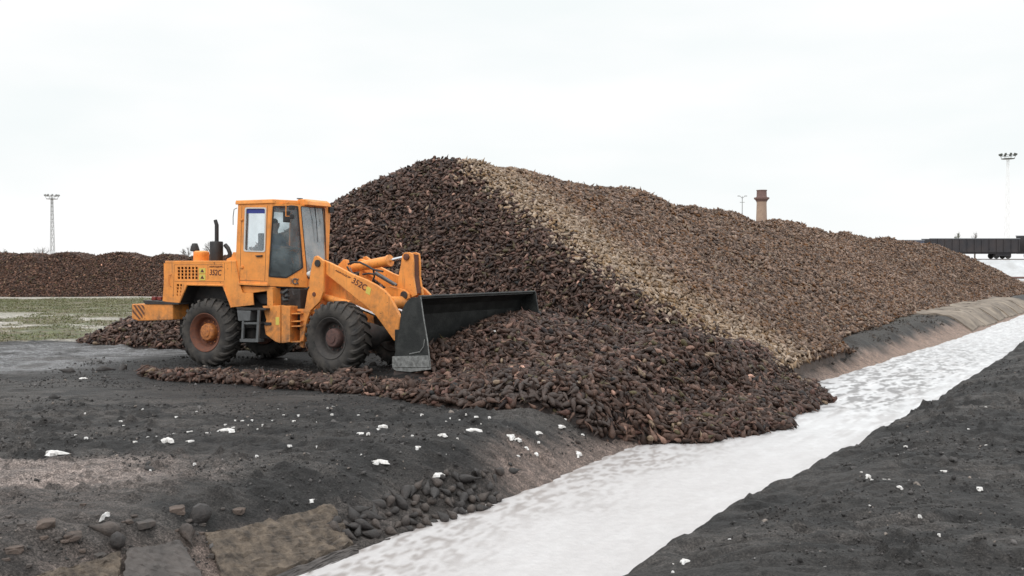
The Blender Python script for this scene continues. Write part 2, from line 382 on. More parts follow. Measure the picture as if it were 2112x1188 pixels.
# foam-covered water
us = np.array(seg(-12, 30, .07, .12) + seg(30.1, 90, .15, .6)); vs_ = np.array(seg(-.1, 4.6, .05, .05))
U2, V2 = np.meshgrid(us, vs_); WX = .89 + U2 * D2[0] + V2 * N2[0]; WY = 7 + U2 * D2[1] + V2 * N2[1]
strk = fbm(U2 * .8, V2 * 3.0, 201, 5)
WZ = WATER + .03 * (fbm(U2 * .9, V2 * 1.4, 211, 4) - .5) + .035 * np.abs(fbm(U2 * 3.5, V2 * 5, 221, 4) - .5) * (.3 + .7 * sstep(6, 14, U2)) + .05 * (strk - .5) * sstep(8, 14, U2)
wc = np.zeros(U2.shape + (3,)) + np.array((.55, .53, .53)); wc = lerp(wc, (.60, .60, .61), sstep(4, 16, U2))
wc = lerp(wc, (.38, .355, .35), sstep(.42, .72, fbm(U2 * 1.1, V2 * 9, 231, 5)) * (.12 + .38 * sstep(5, 14, U2)))
wc = lerp(wc, (.72, .72, .73), sstep(.54, .66, fbm(U2 * 2.6, V2 * 8, 236, 5)) * (.12 + .6 * sstep(7, 15, U2)))
tex = fbm(U2 * 8 + 2 * fbm(U2 * 2, V2 * 3, 249, 2), V2 * 15, 241, 4)
edge = sstep(2.2, 3.3, V2 + (fbm(U2 * .7, V2, 251, 3) - .5) * 1.2) * sstep(15, 8, U2)
wc = lerp(wc, (.24, .205, .19), edge * sstep(.44, .66, tex) * .75)
mid = sstep(12, 15, U2) * sstep(40, 22, U2) * sstep(.9, 1.7, V2)
wc = lerp(wc, (.13, .12, .12), mid * sstep(.50, .60, fbm(U2 * 3.0, V2 * 9, 261, 5)) * .8)
wc = lerp(wc, (.30, .30, .31), sstep(18, 30, U2) * sstep(.5, .62, tex) * .5)
wm = mat('foam', (.8, .8, .8), .38, attr='Col', noise=.05, scale=9, bump=.012, bscale=11, detail=8, spec=.4)
wo_ = bpy.data.objects.new('water', grid_mesh('water', WX, WY, WZ, wm, wc)); C.objects.link(wo_)
tag(wo_, 'drainage channel water covered with white foam', kind='structure')

# ------------------------------------------------------------------ beet piles as height fields
ridge = []
def addr(p, q, n=14):
    for i in range(n): t = i / n; ridge.append(tuple(a + (b - a) * t for a, b in zip(p, q)))
RL = [(-12.4, 27.6, .15, .85), (-11, 28, .8, .85), (-9.6, 28.3, 1.35, .85), (-8.2, 28.6, 2.45, .85), (-7.1, 28.9, 3.05, .85), (-5.5, 29.4, 3.95, .85), (-4.1, 29.9, 5.0, .8), (-2.4, 30.3, 5.75, .75), (-1.6, 30.3, 5.6, .7),
      (-.9, 30.4, 5.5, .56), (6.4, 40, 5.15, .56), (14, 50, 4.95, .56), (20, 57.6, 4.72, .56), (27, 68, 4.35, .56), (34, 78, 4.2, .56), (39, 86, 3.5, .5), (44.5, 94, 1.5, .4), (47, 98, .3, .4)]
for a, b in zip(RL[:-1], RL[1:]): addr(a, b, 10 if b[1] < 32 else (26 if b[1] < 60 else 36))
ridge = np.array(ridge)
heaps = np.array([(-.45, 20.4, 1.42, .38), (.6, 21.0, 1.18, .32), (2.0, 20.6, 1.05, .30), (3.2, 20.2, .9, .3), (4.3, 20.4, .75, .28), (-1.05, 19.5, 1.18, .42), (-1.35, 18.85, .85, .45), (1.4, 18.7, .72, .3), (2.6, 18.2, .55, .3)])
def yt(x):   # foot of the end slope behind the loader
    return np.interp(x, [-14, -11, -8, -5, -2, 0, 2, 4, 6.3, 7.5], [26.9, 26.3, 25.6, 25.0, 24.3, 23.6, 22.6, 22.0, 22.6, 22.0])
def main_pile(x, y):
    z = np.full(x.shape, -9.0)
    for r in ridge:
        z = np.maximum(z, r[2] + (.35 * r[3] if r[0] < -1.2 else .05) - r[3] * np.sqrt((x - r[0]) ** 2 + (y - r[1]) ** 2 + .35))
    u, v = uv_(x, y)
    toe = np.interp(u, [14, 18, 22, 27, 36, 55, 75], [4.3, 4.35, 4.6, 5.1, 5.7, 6.2, 5.6]); z = np.minimum(z, np.interp(u, [16, 30, 60], [.56, .62, .60]) * (v - toe + .35 * (vn(u * .3, 0 * u, 77) - .5)))
    d = (y - yt(x)); e = np.where(x < 5.2, d * .98, 9 + 0 * d) + .5 * np.exp(-np.abs(d) / 1.2) * 0
    e = e + sstep(5.2, 9, x) * 8
    k = .25; z = -k * np.logaddexp(-z / k, -e / k)
    z = np.where(z > .3, z + (fbm(x * .35, y * .35, 81, 3) - .5) * .42 * sstep(.3, 1.6, z), z)
    z = np.where(v < 4.25, -9, z)
    # the crest is a row of tipped loads
    z = z + (.5 * (vn(u * .30 + .3 * vn(v * .5, 0 * v, 84), 0 * u, 83) - .5) + .25 * (vn(u * .9, v * .3, 85) - .5)) * sstep(2.6, 4.2, z) * sstep(21, 28, u)
    return z
SP = [at_z(a, b, z)[:2] for a, b, z in ((240, 771, 0), (330, 788, 0), (500, 795, 0), (700, 812, 0), (880, 834, 0), (1050, 852, -.05), (1190, 868, -.2), (1250, 897, -.45), (1295, 922, -.68), (1440, 914, -.7), (1600, 890, -.7), (1670, 862, -.7), (1704, 836, -.7), (1690, 806, -.7), (1650, 775, -.45), (1610, 745, 0))]
SP += [(7.5, 27), (-1, 27), (-2.6, 24.3), (-1.4, 22.6), (-2.6, 18.9), (-3.6, 18.75), (-5, 19.2), (-6.6, 19.8), (-7.6, 20.1), (-8.2, 19.9)]
def spill(x, y):
    """thickness over the ground inside the outline of the spill"""
    d = np.full(x.shape, 1e9); ins = np.zeros(x.shape, bool); n = len(SP)
    wx = x + (vn(x * 1.6, y * 1.6, 95) - .5) * .5; wy = y + (vn(x * 1.6, y * 1.6, 96) - .5) * .5
    for i in range(n):
        (ax, ay), (bx, by) = SP[i], SP[(i + 1) % n]
        t = np.clip(((wx - ax) * (bx - ax) + (wy - ay) * (by - ay)) / ((bx - ax) ** 2 + (by - ay) ** 2), 0, 1)
        d = np.minimum(d, np.hypot(wx - ax - t * (bx - ax), wy - ay - t * (by - ay)))
        if ay != by: ins ^= ((ay > wy) != (by > wy)) & (wx < (bx - ax) * (wy - ay) / (by - ay) + ax)
    d = np.where(ins, d, -d)
    cap = .06 + .25 * sstep(-2.6, .6, x) + .10 * fbm(x * 1.1, y * 1.1, 97, 3) * sstep(-4, -1, x) + .05 * (vn(x * 1.3, y, 98) - .3)
    for h in heaps: cap = np.maximum(cap, h[2] - h[3] * np.hypot(x - h[0], y - h[1]))
    e = .62 * d; k = .10; T = -k * np.logaddexp(-cap / k, -e / k)
    return np.maximum(ground(x, y, False), WATER - .03) + T + (fbm(x * 1.3, y * 1.3, 91, 3) - .5) * .18 * sstep(.15, .5, T)
def heap_z(x, y):
    return np.maximum(main_pile(x, y), spill(x, y))

# ------------------------------------------------------------------ one beet, many beets
def beet_proto(nr, ns, seed, tail=1.0):
    r = np.random.default_rng(seed)
    prof = [(0, .35), (.10, .82), (.25, 1.0), (.45, .83), (.63, .52), (.80, .24), (1.0, .07)]
    if nr == 5: prof = [(0, .4), (.2, 1.0), (.48, .8), (.75, .3), (1.0, .06)]
    if nr == 3: prof = [(0, .6), (.3, 1.0), (1.0, .1)]
    L = 1.0 + .35 * tail * r.random(); bend = (r.random(2) - .5) * .9; V = []
    ex = .85 + .3 * r.random()
    for t, a in prof:
        cx, cy = bend * max(t - .35, 0) ** 1.6 * .8
        for k in range(ns):
            g = 2 * math.pi * k / ns + .3 * t; q = a * (1 + .14 * (r.random() - .5)) * .5
            V.append(((t - .4) * L * 2.1 * .5 * 2 * .5, cx + q * math.cos(g) * .52 * ex, cy + q * math.sin(g) * .52 / ex))
    V = np.array(V); Q = []
    m = len(prof)
    for i in range(m - 1):
        for k in range(ns): Q.append((i * ns + k, i * ns + (k + 1) % ns, (i + 1) * ns + (k + 1) % ns, (i + 1) * ns + k))
    V = np.vstack([V, V[:ns].mean(0) - (.05, 0, 0)]); c = len(V) - 1
    for k in range(ns): Q.append((c, (k + 1) % ns, k, k))
    return V, np.array(Q)
def rotmats(n, nrm, flat=.5):
    """long axis mostly along the surface (normal nrm), random heading"""
    a = rng.normal(size=(n, 3)); a -= (a * nrm).sum(1)[:, None] * nrm * (1 - flat * rng.random(n))[:, None]
    a /= np.linalg.norm(a, axis=1)[:, None]
    b = rng.normal(size=(n, 3)); b -= (a * b).sum(1)[:, None] * a; b /= np.linalg.norm(b, axis=1)[:, None]
    c = np.cross(a, b); return np.stack([a, b, c], 2)
def merge(P, Rm, S, cols, protos):
    """join copies of the prototype meshes into arrays (tris and quads as 4-loops with tri caps split off)"""
    VS, QS, TS, CS = [], [], [], []; off = 0
    which = rng.integers(0, len(protos), len(P))
    for i, (V, Q) in enumerate(protos):
        s = which == i; n = s.sum()
        if not n: continue
        W = np.einsum('nij,vj->nvi', Rm[s], V) * S[s][:, None, :].mean(2, keepdims=True) + P[s][:, None, :]
        tri = Q[:, 2] == Q[:, 3]; o = (np.arange(n) * len(V) + off)[:, None, None]
        QS.append((Q[~tri][None] + o).reshape(-1, 4)); TS.append((Q[tri][:, :3][None] + o).reshape(-1, 3))
        VS.append(W.reshape(-1, 3)); CS.append(np.repeat(cols[s], len(V), 0)); off += n * len(V)
    return VS, QS, TS, CS, off
def beets_mesh(name, parts, material, grid=None):
    VS, QS, TS, CS = [], [], [], []; off = 0
    for (vs, qs, ts, cs, n) in parts:
        VS += vs; QS += [q + off for q in qs]; TS += [q + off for q in ts]; CS += cs; off += n
    if grid is not None:
        X, Y, Z, mask, col = grid; ny, nx = X.shape; idx = np.arange(nx * ny).reshape(ny, nx)
        q = np.stack([idx[:-1, :-1], idx[:-1, 1:], idx[1:, 1:], idx[1:, :-1]], -1).reshape(-1, 4)
        mk = (mask[:-1, :-1] | mask[:-1, 1:] | mask[1:, 1:] | mask[1:, :-1]).ravel(); q = q[mk]
        used = np.unique(q); rm = np.zeros(nx * ny, int); rm[used] = np.arange(len(used))
        VS.append(np.stack([X, Y, Z], -1).reshape(-1, 3)[used]); QS.append(rm[q] + off); CS.append(col.reshape(-1, 3)[used])
    V = np.vstack(VS); Q = np.vstack(QS); T = np.vstack(TS)
    me = bpy.data.meshes.new(name); me.vertices.add(len(V)); me.vertices.foreach_set('co', V.astype(np.float32).ravel())
    me.loops.add(len(Q) * 4 + len(T) * 3)
    me.loops.foreach_set('vertex_index', np.concatenate([Q.ravel(), T.ravel()]).astype(np.int32))
    me.polygons.add(len(Q) + len(T))
    me.polygons.foreach_set('loop_start', np.concatenate([np.arange(len(Q)) * 4, len(Q) * 4 + np.arange(len(T)) * 3]).astype(np.int32))
    me.update(calc_edges=True); set_col(me, np.vstack(CS)); me.materials.append(material)
    me.polygons.foreach_set('use_smooth', np.ones(len(me.polygons), bool))
    return me
bm_ = mat('beet_skin', (.1, .07, .06), .46, attr='Col', noise=.45, scale=22, bump=.014, bscale=45, lo=.3, hi=.7, detail=4, spec=.28)
def root_proto(seed):
    V, Q = beet_proto(7, 5, seed, 1.0); V = V * (1.35, .33, .33); V[:, 1] += .45 * np.sin(V[:, 0] * 1.7 + seed) ; V[:, 2] += .25 * np.cos(V[:, 0] * 1.3 + seed); return V, Q
P7 = [beet_proto(7, 7, i, 1.0) for i in range(11)] + [root_proto(900), root_proto(903)]; P5 = [beet_proto(5, 5, 40 + i, .8) for i in range(8)]; P3 = [beet_proto(3, 4, 80 + i, .5) for i in range(6)]
def normals(f, x, y, e=.15):
    gx = (f(x + e, y) - f(x - e, y)) / (2 * e); gy = (f(x, y + e) - f(x, y - e)) / (2 * e)
    n = np.stack([-gx, -gy, np.ones_like(gx)], -1); return n / np.linalg.norm(n, axis=-1, keepdims=True)

def hit(px, py, f, t0=9.0, t1=110.0):
    d = ray(px, py); t = np.arange(t0, t1, .04); x = d.x * t; y = d.y * t; z = EYE + d.z * t
    k = np.nonzero(z < f(x, y))[0]; k = k[0] if len(k) else len(t) - 1
    return x[k], y[k]
allz = lambda x, y: np.maximum(heap_z(x, y), ground(x, y, False))
bound = [hit(a, b, allz) for a, b in ((950, 352), (1010, 385), (1095, 452), (1180, 515), (1255, 570), (1330, 622), (1420, 670), (1500, 705), (1590, 745))]
bound = np.array(bound); BX, BY = bound[:, 0], bound[:, 1]; print('bound', bound.round(1).tolist())
BU, BV = uv_(BX, BY); BU = np.append(BU, [18.3, 19.4, 21]); BV = np.append(BV, [15.0, 15.9, 17]); o_ = np.argsort(BV)
def lightness(x, y):
    """distance along the channel past the edge of the dark end of the pile (metres)"""
    u, v = uv_(x, y); return u - np.interp(v, BV[o_], BU[o_])
def beet_cols(x, y, n, zone='auto'):
    d = lightness(x, y) + rng.normal(size=n) * .35
    dark = np.array((.056, .033, .025)); olive = np.array((.075, .06, .03)); tan = np.array((.20, .145, .10)); red = np.array((.095, .05, .04))
    c = dark * np.exp(rng.normal(size=(n, 1)) * .50)
    r = rng.random(n); c[r < .07] = red; c[(r > .07) & (r < .10)] = olive; c[r > .985] = tan; c[(r > .86) & (r < .94)] *= 2.3
    cream = np.array((.285, .208, .145)); brown = np.array((.185, .113, .075)); br2 = np.array((.082, .050, .035))
    lt = cream + (rng.random((n, 1)) - .5) * .18
    f = np.clip((d - .9) / 1.9 + (rng.random(n) - .5) * .6, 0, 1)[:, None]
    bb = brown + (rng.random((n, 1)) - .5) * .13; q = rng.random(n); bb[q < .38] = br2; bb[q > .95] = cream * .8
    bb = bb * (1 + .22 * (fbm(x * .25, y * .18, 303, 3) - .5)[:, None] * 2)
    lt = lt * (1 - f) + bb * f
    isl = (d > 0)[:, None]
    if zone == 'dark': isl = np.zeros((n, 1), bool)
    return np.clip(np.where(isl, lt, c) * (.75 + .5 * rng.random((n, 1))), .012, .8)

def in_view(x, y, z, pad=80):
    # rough frustum test, 2112 x 1188 pixels
    px = 1056 + F * x / y; py = 547 - F * (z - EYE) / y
    return (px > -pad) & (px < 2112 + pad) & (py < 1188 + pad)
# loader keep-out (bucket, wheels)
TH_R, TH_F = R(25), R(33)
class Fr:
    def __init__(s, o, th): s.o = Vector((o[0], o[1], 0)); s.h = Vector((math.cos(th), -math.sin(th), 0)); s.m = Vector((math.sin(th), math.cos(th), 0))
    def w(s, x, l, z): return s.o + s.h * x + s.m * l + Vector((0, 0, z))
    def pl(s, l): return Pl(s.o + s.m * l, s.h, (0, 0, 1))   # normal points to the near side
    def loc(s, x, y): q = Vector((x, y, 0)) - s.o; return q.dot(s.h), q.dot(s.m)
HW = 1.25
rear_face = Vector((-6.81, 21.4, 0)); fr0 = Fr((0, 0), TH_R); ff0 = Fr((0, 0), TH_F)
RO = rear_face + fr0.m * HW                                   # ground point under the rear axle centre
ALEN = 1.86
JO = RO + fr0.h * ALEN; FO = JO + ff0.h * ALEN
FRr = Fr(RO, TH_R); FRf = Fr(FO, TH_F)
print('front face px', [round(q, 1) for q in ((FO - ff0.m * HW).x, (FO - ff0.m * HW).y)])
BW = 4.0
def locf(fr, x, y):
    return (x - fr.o.x) * fr.h.x + (y - fr.o.y) * fr.h.y, (x - fr.o.x) * fr.m.x + (y - fr.o.y) * fr.m.y
# the pushed heap keeps out of the bucket shell's back and out of the wheels
_b = FRf.pl(-BW / 2); BK = _b.px(812, 735)[0]; BF = _b.px(887, 755)[0]; print('bucket x range', BK, BF)

def scatter(n, xr, yr, f, protos, size, zone='auto', lift=.02, test=None, sink=0, flat=.8):
    x = rng.uniform(*xr, n); y = rng.uniform(*yr, n)
    z = f(x, y); g = ground(x, y, False)
    k = (z > np.maximum(g, WATER) + .01) & in_view(x, y, z)
    nr = normals(f, x, y); view = np.stack([-x, -y, EYE - z], -1); k &= (nr * view).sum(1) > -1.5
    fx, fl = locf(FRf, x, y)
    k &= ~((fx > BK - 2.5) & (fx < BK + .25) & (np.abs(fl) < BW / 2 + .1) & (y > 17.5) & (y < 23.4) & (z < 1.9)) & ~((fx > BK - .4) & (fx < BK + .95) & (fl < -BW / 2 + .05) & (fl > -BW / 2 - .5))
    if test is not None: k &= test(x, y, z)
    x, y, z, nr = x[k], y[k], z[k], nr[k]; m = len(x)
    S = np.minimum(np.exp(rng.normal(size=m) * .30), 1.5) * size; S = np.repeat(S[:, None], 3, 1)
    P = np.stack([x, y, z], -1) + nr * (rng.random(m)[:, None] * .15 - .06 + lift)
    return P, rotmats(m, nr, flat), S, beet_cols(x, y, m, zone)
parts = []; near = []
# near and middle: dense
def band(x, y): u, v = uv_(x, y); return u
P, Rm, S, cl = scatter(190000, (-13.5, 10), (12.5, 33), heap_z, P7, .146)
dist = np.hypot(P[:, 0], P[:, 1])
# first lay aside the 300 that show largest
okn = np.nonzero((P[:, 1] < 17.8) & (spill(P[:, 0], P[:, 1]) > ground(P[:, 0], P[:, 1], False) + .03))[0]
okn = okn[np.argsort(dist[okn] - S[okn, 0] * 3)][:215]
selP, selR, selS = P[okn], Rm[okn], S[okn]
kk = np.ones(len(P), bool); kk[okn] = False
P, Rm, S, cl, dist = P[kk], Rm[kk], S[kk], cl[kk], dist[kk]
a = dist < 21.5; parts.append(merge(P[a], Rm[a], S[a], cl[a], P7)); a = ~a; parts.append(merge(P[a], Rm[a], S[a], cl[a], P5))
P, Rm, S, cl = scatter(190000, (-3, 36), (29, 60), heap_z, P5, .165, flat=.95, lift=0, test=lambda x, y, z: (y > 33) | (x > 10)); parts.append(merge(P, Rm, S, cl, P5)); n2_ = len(P)
P, Rm, S, cl = scatter(230000, (5, 50), (45, 104), heap_z, P3, .19, flat=1, lift=-.02, test=lambda x, y, z: (y > 60) | (x > 36)); parts.append(merge(P, Rm, S, cl, P3)); print('beets', len(kk), n2_, len(P))
gx = np.arange(-14, 50, .16); gy = np.arange(12, 100, .16); HX, HY = np.meshgrid(gx, gy); HZ = heap_z(HX, HY) - .03; HG = ground(HX, HY, False)
mk = HZ > np.maximum(HG, WATER) - .03
_fx, _fl = locf(FRf, HX, HY); mk &= ~((_fx > BK - 2.5) & (_fx < BK + .15) & (np.abs(_fl) < BW / 2 + .1) & (HY > 17.5) & (HY < 23.4) & (HZ < 1.9)) & ~((_fx > BK - .5) & (_fx < BK + .95) & (_fl < -BW / 2 + .05) & (_fl > -BW / 2 - .5))
hcol = np.zeros(HX.shape + (3,)) + np.array((.03, .022, .02)); hcol[lightness(HX, HY) > 0] = (.075, .05, .038)
me = beets_mesh('sugar_beet_pile', parts, bm_, (HX, HY, HZ, mk, hcol))
po = bpy.data.objects.new('sugar_beet_pile', me); C.objects.link(po)
tag(po, 'huge ridge of sugar beets, dark at the near end, tan further back, beside the foam channel', 'beet pile', kind='stuff')

# far pile across the field
def far_pile(x, y):
    hum = np.abs(np.sin(x * 1.12 + 1.3 * np.sin(x * .31) + .6)); cap = 2.62 - .018 * (x + 36) + .62 * hum ** .8 + .35 * (vn(x * .16, 0 * x, 401) - .5) - .5 * sstep(-17, -14, x)
    z = np.minimum(cap - .004 * (y - 74) ** 2, .85 * (y - 69.3 + .6 * (vn(x * .4, 0 * x, 402) - .5)))
    z = z - sstep(-16, -9, x) * 5
    return z + (fbm(x * .5, y * .5, 403, 3) - .5) * .22 * sstep(.2, 1, z) * sstep(3.2, 2.2, z)
P, Rm, S, cl = scatter(110000, (-42, -10), (68.5, 76), far_pile, P3, .17, 'dark', lift=-.04, flat=1); cl = cl * 1.05 * np.array((1.08, .97, .86)); fp = [merge(P, Rm, S, np.clip(cl, 0, 1), P3)]
fxg = np.arange(-60, -8, .3); fyg = np.arange(68, 84, .3); X1, Y1 = np.meshgrid(fxg, fyg); Z1 = far_pile(X1, Y1) - .05
me = beets_mesh('sugar_beet_pile', fp, bm_, (X1, Y1, Z1, Z1 > -.3, np.zeros(X1.shape + (3,)) + np.array((.035, .026, .022))))
o = bpy.data.objects.new('sugar_beet_pile', me); C.objects.link(o); tag(o, 'long dark brown beet pile with a lumpy crest across the grass field', 'beet pile', kind='stuff')

# individual beets
bmi = mat('beet_skin_single', (.072, .047, .038), .5, 0, .9, 9, (.030, .022, .019), .012, 45, spec=.45)
protos = []
for i, (V, Q) in enumerate([beet_proto(7, 8, 200 + i, 1.0) for i in range(10)]):
    me = bpy.data.meshes.new('sugar_beet'); me.from_pydata(V.tolist(), [], [tuple(q[:3]) if q[2] == q[3] else tuple(q) for q in Q.tolist()])
    me.polygons.foreach_set('use_smooth', [True] * len(me.polygons)); me.materials.append(bmi); me.update(); protos.append(me)
bmd = mat('beet_skin_muddy', (.036, .032, .031), .5, 0, .9, 13, (.075, .062, .057), .02, 35, spec=.45, lo=.5, hi=.75)
bmd2 = mat('beet_skin_washed', (.10, .08, .07), .5, 0, .9, 11, (.04, .034, .032), .02, 35, spec=.4); dirty = []
for i in range(8):
    V, Q = beet_proto(7, 8, 260 + i, .3); V = V * (.72 + .2 * (i % 3), 1.05 + .1 * (i % 2), .95); V = V * (1 + .16 * (np.random.default_rng(i).random((len(V), 1)) - .5))
    q = bpy.data.meshes.new('sugar_beet'); q.from_pydata(V.tolist(), [], [tuple(f[:3]) if f[2] == f[3] else tuple(f) for f in Q.tolist()]); q.polygons.foreach_set('use_smooth', [True] * len(q.polygons)); q.materials.append(bmd if i % 3 else bmd2); dirty.append(q)
def beet(P, Rm, s, label, group, bank=protos):
    o = bpy.data.objects.new('sugar_beet', random.choice(bank)); C.objects.link(o)
    o.matrix_world = Matrix.LocRotScale(Vector(P), Matrix(Rm.tolist()).to_quaternion(), Vector((s, s, s)))
    return tag(o, label, 'sugar beet', group)
for p, r_, s in zip(selP, selR, selS[:, 0]):
    beet(p, r_, s, 'brown sugar beet at the front foot of the big spill, nearest the foam channel', 'sugar beets along the front foot of the spill')
# loose cluster sliding down the bank
ncl = 0; tries = 0
cen = [at_z(760, 1010, -.25), at_z(900, 1010, -.4), at_z(980, 1010, -.45), at_z(830, 1060, -.55), at_z(740, 1080, -.5)]
pl_ = []
while ncl < 84 and tries < 4000:
    tries += 1
    px = random.uniform(690, 1030); py = random.uniform(975, 1125)
    # outline of the cluster in the ground plane
    if py > 1135 - (px - 690) * .22 or py < 1075 - (px - 690) * .38 and px < 900 or (px > 900 and py < 975): continue
    x, y = hit(px, py, lambda a, b: ground(a, b, False), 6, 16)
    if any((x - a) ** 2 + (y - b) ** 2 < .0075 for a, b in pl_): continue
    pl_.append((x, y)); ncl += 1
    z = float(ground(np.array([x]), np.array([y]))[0]); nr = normals(lambda a, b: ground(a, b, False), np.array([x]), np.array([y]))
    beet((x, y, max(z, WATER) + random.uniform(-.01, .05)), rotmats(1, nr, .8)[0], random.uniform(.12, .25), 'dark wet sugar beet in the loose cluster that slid down the bank to the foam', 'sugar beets in the cluster on the near bank', dirty)
for px, py, s, lb in ((141, 768, .40, 'lone dark beet farthest left on the grey mud behind the loader'), (215, 764, .46, 'dark round beet on the mud left of the row under the loader'), (252, 763, .42, 'upright dark beet at the very left end of the row under the loader'),
                      (408, 1072, .42, 'dark round beet lying above the tan concrete slab at bottom left'), (1190, 915, .2, 'small beet lying alone just above the white egg-shaped clump'),(1060, 975, .2, 'flat dark beet half sunk in the brown mud right of the cluster'),(222, 1100, .42, 'dark beet in the rubble at the lower left of the bank'),(240,1128,.34,'smaller dark beet below another in the rubble at lower left'),(385,1115,.34,'dark beet in the joint left of the tan slab'),(690,1095,.3,'dark beet stuck on the right end of the tan slab')):
    x, y = hit(px, py, ground, 6, 30); z = float(ground(np.array([x]), np.array([y]))[0])
    beet((x, y, z + .015), rotmats(1, np.array([[0, 0, 1.]]), .6)[0], s * .8, lb, None, dirty)

# ------------------------------------------------------------------ concrete slabs
conc = mat('rough_concrete', (.24, .19, .145), .9, 0, .95, 8, (.06, .05, .044), .05, 26, detail=12)
conc2 = mat('muddy_concrete', (.12, .105, .098), .8, 0, .95, 3, (.055, .05, .048), .012, 30, detail=10)
conc3 = mat('pale_concrete', (.30, .25, .20), .9, 0, .9, .9, (.11, .09, .075), .02, 8)
def slab(pts, zs, th, m, label, div=14, rough=.02, lift=.03, flush=0):
    """a cast slab following the bank, corners given on the ground"""
    c = [Vector(p) for p in pts]; n = div; V = []; F_ = []
    for j in range(n + 1):
        for i in range(n + 1):
            a, b = i / n, j / n
            p = (c[0] * (1 - a) + c[1] * a) * (1 - b) + (c[3] * (1 - a) + c[2] * a) * b
            if flush: p.z = float(ground(np.array([p.x]), np.array([p.y]), False)[0]) + flush
            ed = min(a, b, 1 - a, 1 - b); V.append((p.x + random.uniform(-1, 1) * .012, p.y + random.uniform(-1, 1) * .012, p.z + (random.random() - .5) * rough - (.02 if ed == 0 else 0)))
    x = np.array(V)[:, 0]; y = np.array(V)[:, 1]; zz = np.array(V)[:, 2] + (fbm(x * 6, y * 6, 501, 4) - .5) * rough * 3
    T = len(V); allv = [(a, b, z) for a, b, z in zip(x, y, zz)] + [(a, b, z - th) for a, b, z in zip(x, y, zz)]
    for j in range(n):
        for i in range(n):
            q = j * (n + 1) + i; F_.append((q, q + 1, q + n + 2, q + n + 1)); F_.append((T + q, T + q + n + 1, T + q + n + 2, T + q + 1))
    bd = [i for i in range(n)] + [i * (n + 1) + n for i in range(n)] + [n * (n + 1) + n - i for i in range(n)] + [(n - i) * (n + 1) for i in range(n)]
    for k in range(len(bd)): a, b = bd[k], bd[(k + 1) % len(bd)]; F_.append((b, a, T + a, T + b))
    mb = MB(); mb.add(allv, F_); o = mb.build('concrete_slab', m, base=allv[0]); return tag(o, label, 'concrete slab')
def slab_px(px4, zs, *a, **k): slab([Vector((*hit(p[0], p[1], lambda q, r: ground(q, r, False) + .04, 5, 20), 0)) for p in px4], zs, *a, flush=.055, **k)
slab_px([(425, 1100), (690, 1040), (730, 1125), (470, 1215)], (-.13, -.24, -.52, -.37), .12, conc, 'rough tan concrete slab tilted down the bank at bottom centre-left', 22, .03)
slab_px([(262, 1140), (372, 1118), (440, 1215), (250, 1225)], (-.02, -.06, -.26, -.2), .12, conc2, 'smooth grey concrete slab left of the rough tan slab', 16, .015)
slab_px([(75, 1192), (250, 1146), (238, 1225), (60, 1240)], (0, 0, -.16, -.1), .12, conc, 'tan concrete slab cut by the lower left edge of the view', 16, .025)
slab_px([(505, 1212), (736, 1124), (740, 1140), (560, 1235)], (-.34, -.46, -.66, -.6), .1, conc2, 'low muddy concrete slab between the tan slab and the foam', 16, .015)
for i in range(6):
    u0 = 40 + i * 4.3; P4 = []
    for uu, vv in ((u0, 3.6), (u0 + 3.9, 3.6), (u0 + 3.9, 6.6), (u0, 6.6)):
        x = .89 + uu * D2[0] + vv * N2[0]; y = 7 + uu * D2[1] + vv * N2[1]
        P4.append((x, y, 0))
    P4 = [Vector(q) for q in P4]; slab(P4, 0, .15, conc3, ['pale lining slab nearest along the far channel bank', 'second pale lining slab of the far channel bank', 'third pale lining slab of the far channel bank', 'fourth pale lining slab of the far channel bank', 'fifth pale lining slab of the far channel bank', 'farthest pale lining slab of the channel bank'][i], 10, .05, flush=.09)

# stones in the rubble at the lower left
stn = mat('reddish_stone', (.15, .112, .093), .9, 0, .95, 9, (.055, .045, .04), .02, 30); stn2 = mat('dark_stone', (.06, .055, .052), .8, 0, .8, 9, (.11, .09, .08), .02, 30)
def stone(px, py, w_, lab, grp, m):
    x, y = hit(px, py, ground, 5, 30); z = float(ground(np.array([x]), np.array([y]))[0]); r = w_ * y / F / 2; bm = bmesh.new(); bmesh.ops.create_icosphere(bm, subdivisions=3, radius=1)
    sd = random.random() * 50; sx, sy, sz = r, r * random.uniform(.7, 1.1), r * random.uniform(.4, .6); a = random.random() * 3
    for v in bm.verts:
        n_ = v.co.copy(); k = 1 + .35 * (float(vn(np.array([n_.x * 1.6 + sd]), np.array([n_.y * 1.6 + n_.z * 2]))[0]) - .5) * 2; n_ = n_ * k
        v.co = Matrix.Rotation(a, 3, 'Z') @ Vector((max(-.8, min(.8, n_.x)) * sx, max(-.75, min(.8, n_.y)) * sy, max(-.6, min(.62, n_.z)) * sz))
    me = bpy.data.meshes.new('stone'); bm.to_mesh(me); bm.free(); me.materials.append(m); me.polygons.foreach_set('use_smooth', [True] * len(me.polygons)); me.set_sharp_from_angle(angle=R(30))
    o = bpy.data.objects.new('stone', me); C.objects.link(o); o.location = (x, y, z - sz * .12); tag(o, lab, 'stone', grp)
for a_ in ((490, 1058, 34, 'tan stone just above the top edge of the rough tan slab', None, stn), (365, 1052, 44, 'flat brownish stone above and left of the tan slab', None, stn), (300, 1085, 44, 'grey-brown stone in the rubble between the flat stone and the grey slab', None, stn2), (150, 1110, 44, 'reddish stone in the rubble at lower left', None, stn), (95, 1080, 52, 'broad reddish stone highest in the lower left rubble', None, stn), (30, 1140, 44, 'reddish stone in the extreme lower left corner', None, stn), (205, 1150, 40, 'dark stone against the tan slab at the lower left edge', None, stn2)): stone(*a_)
random.seed(21)
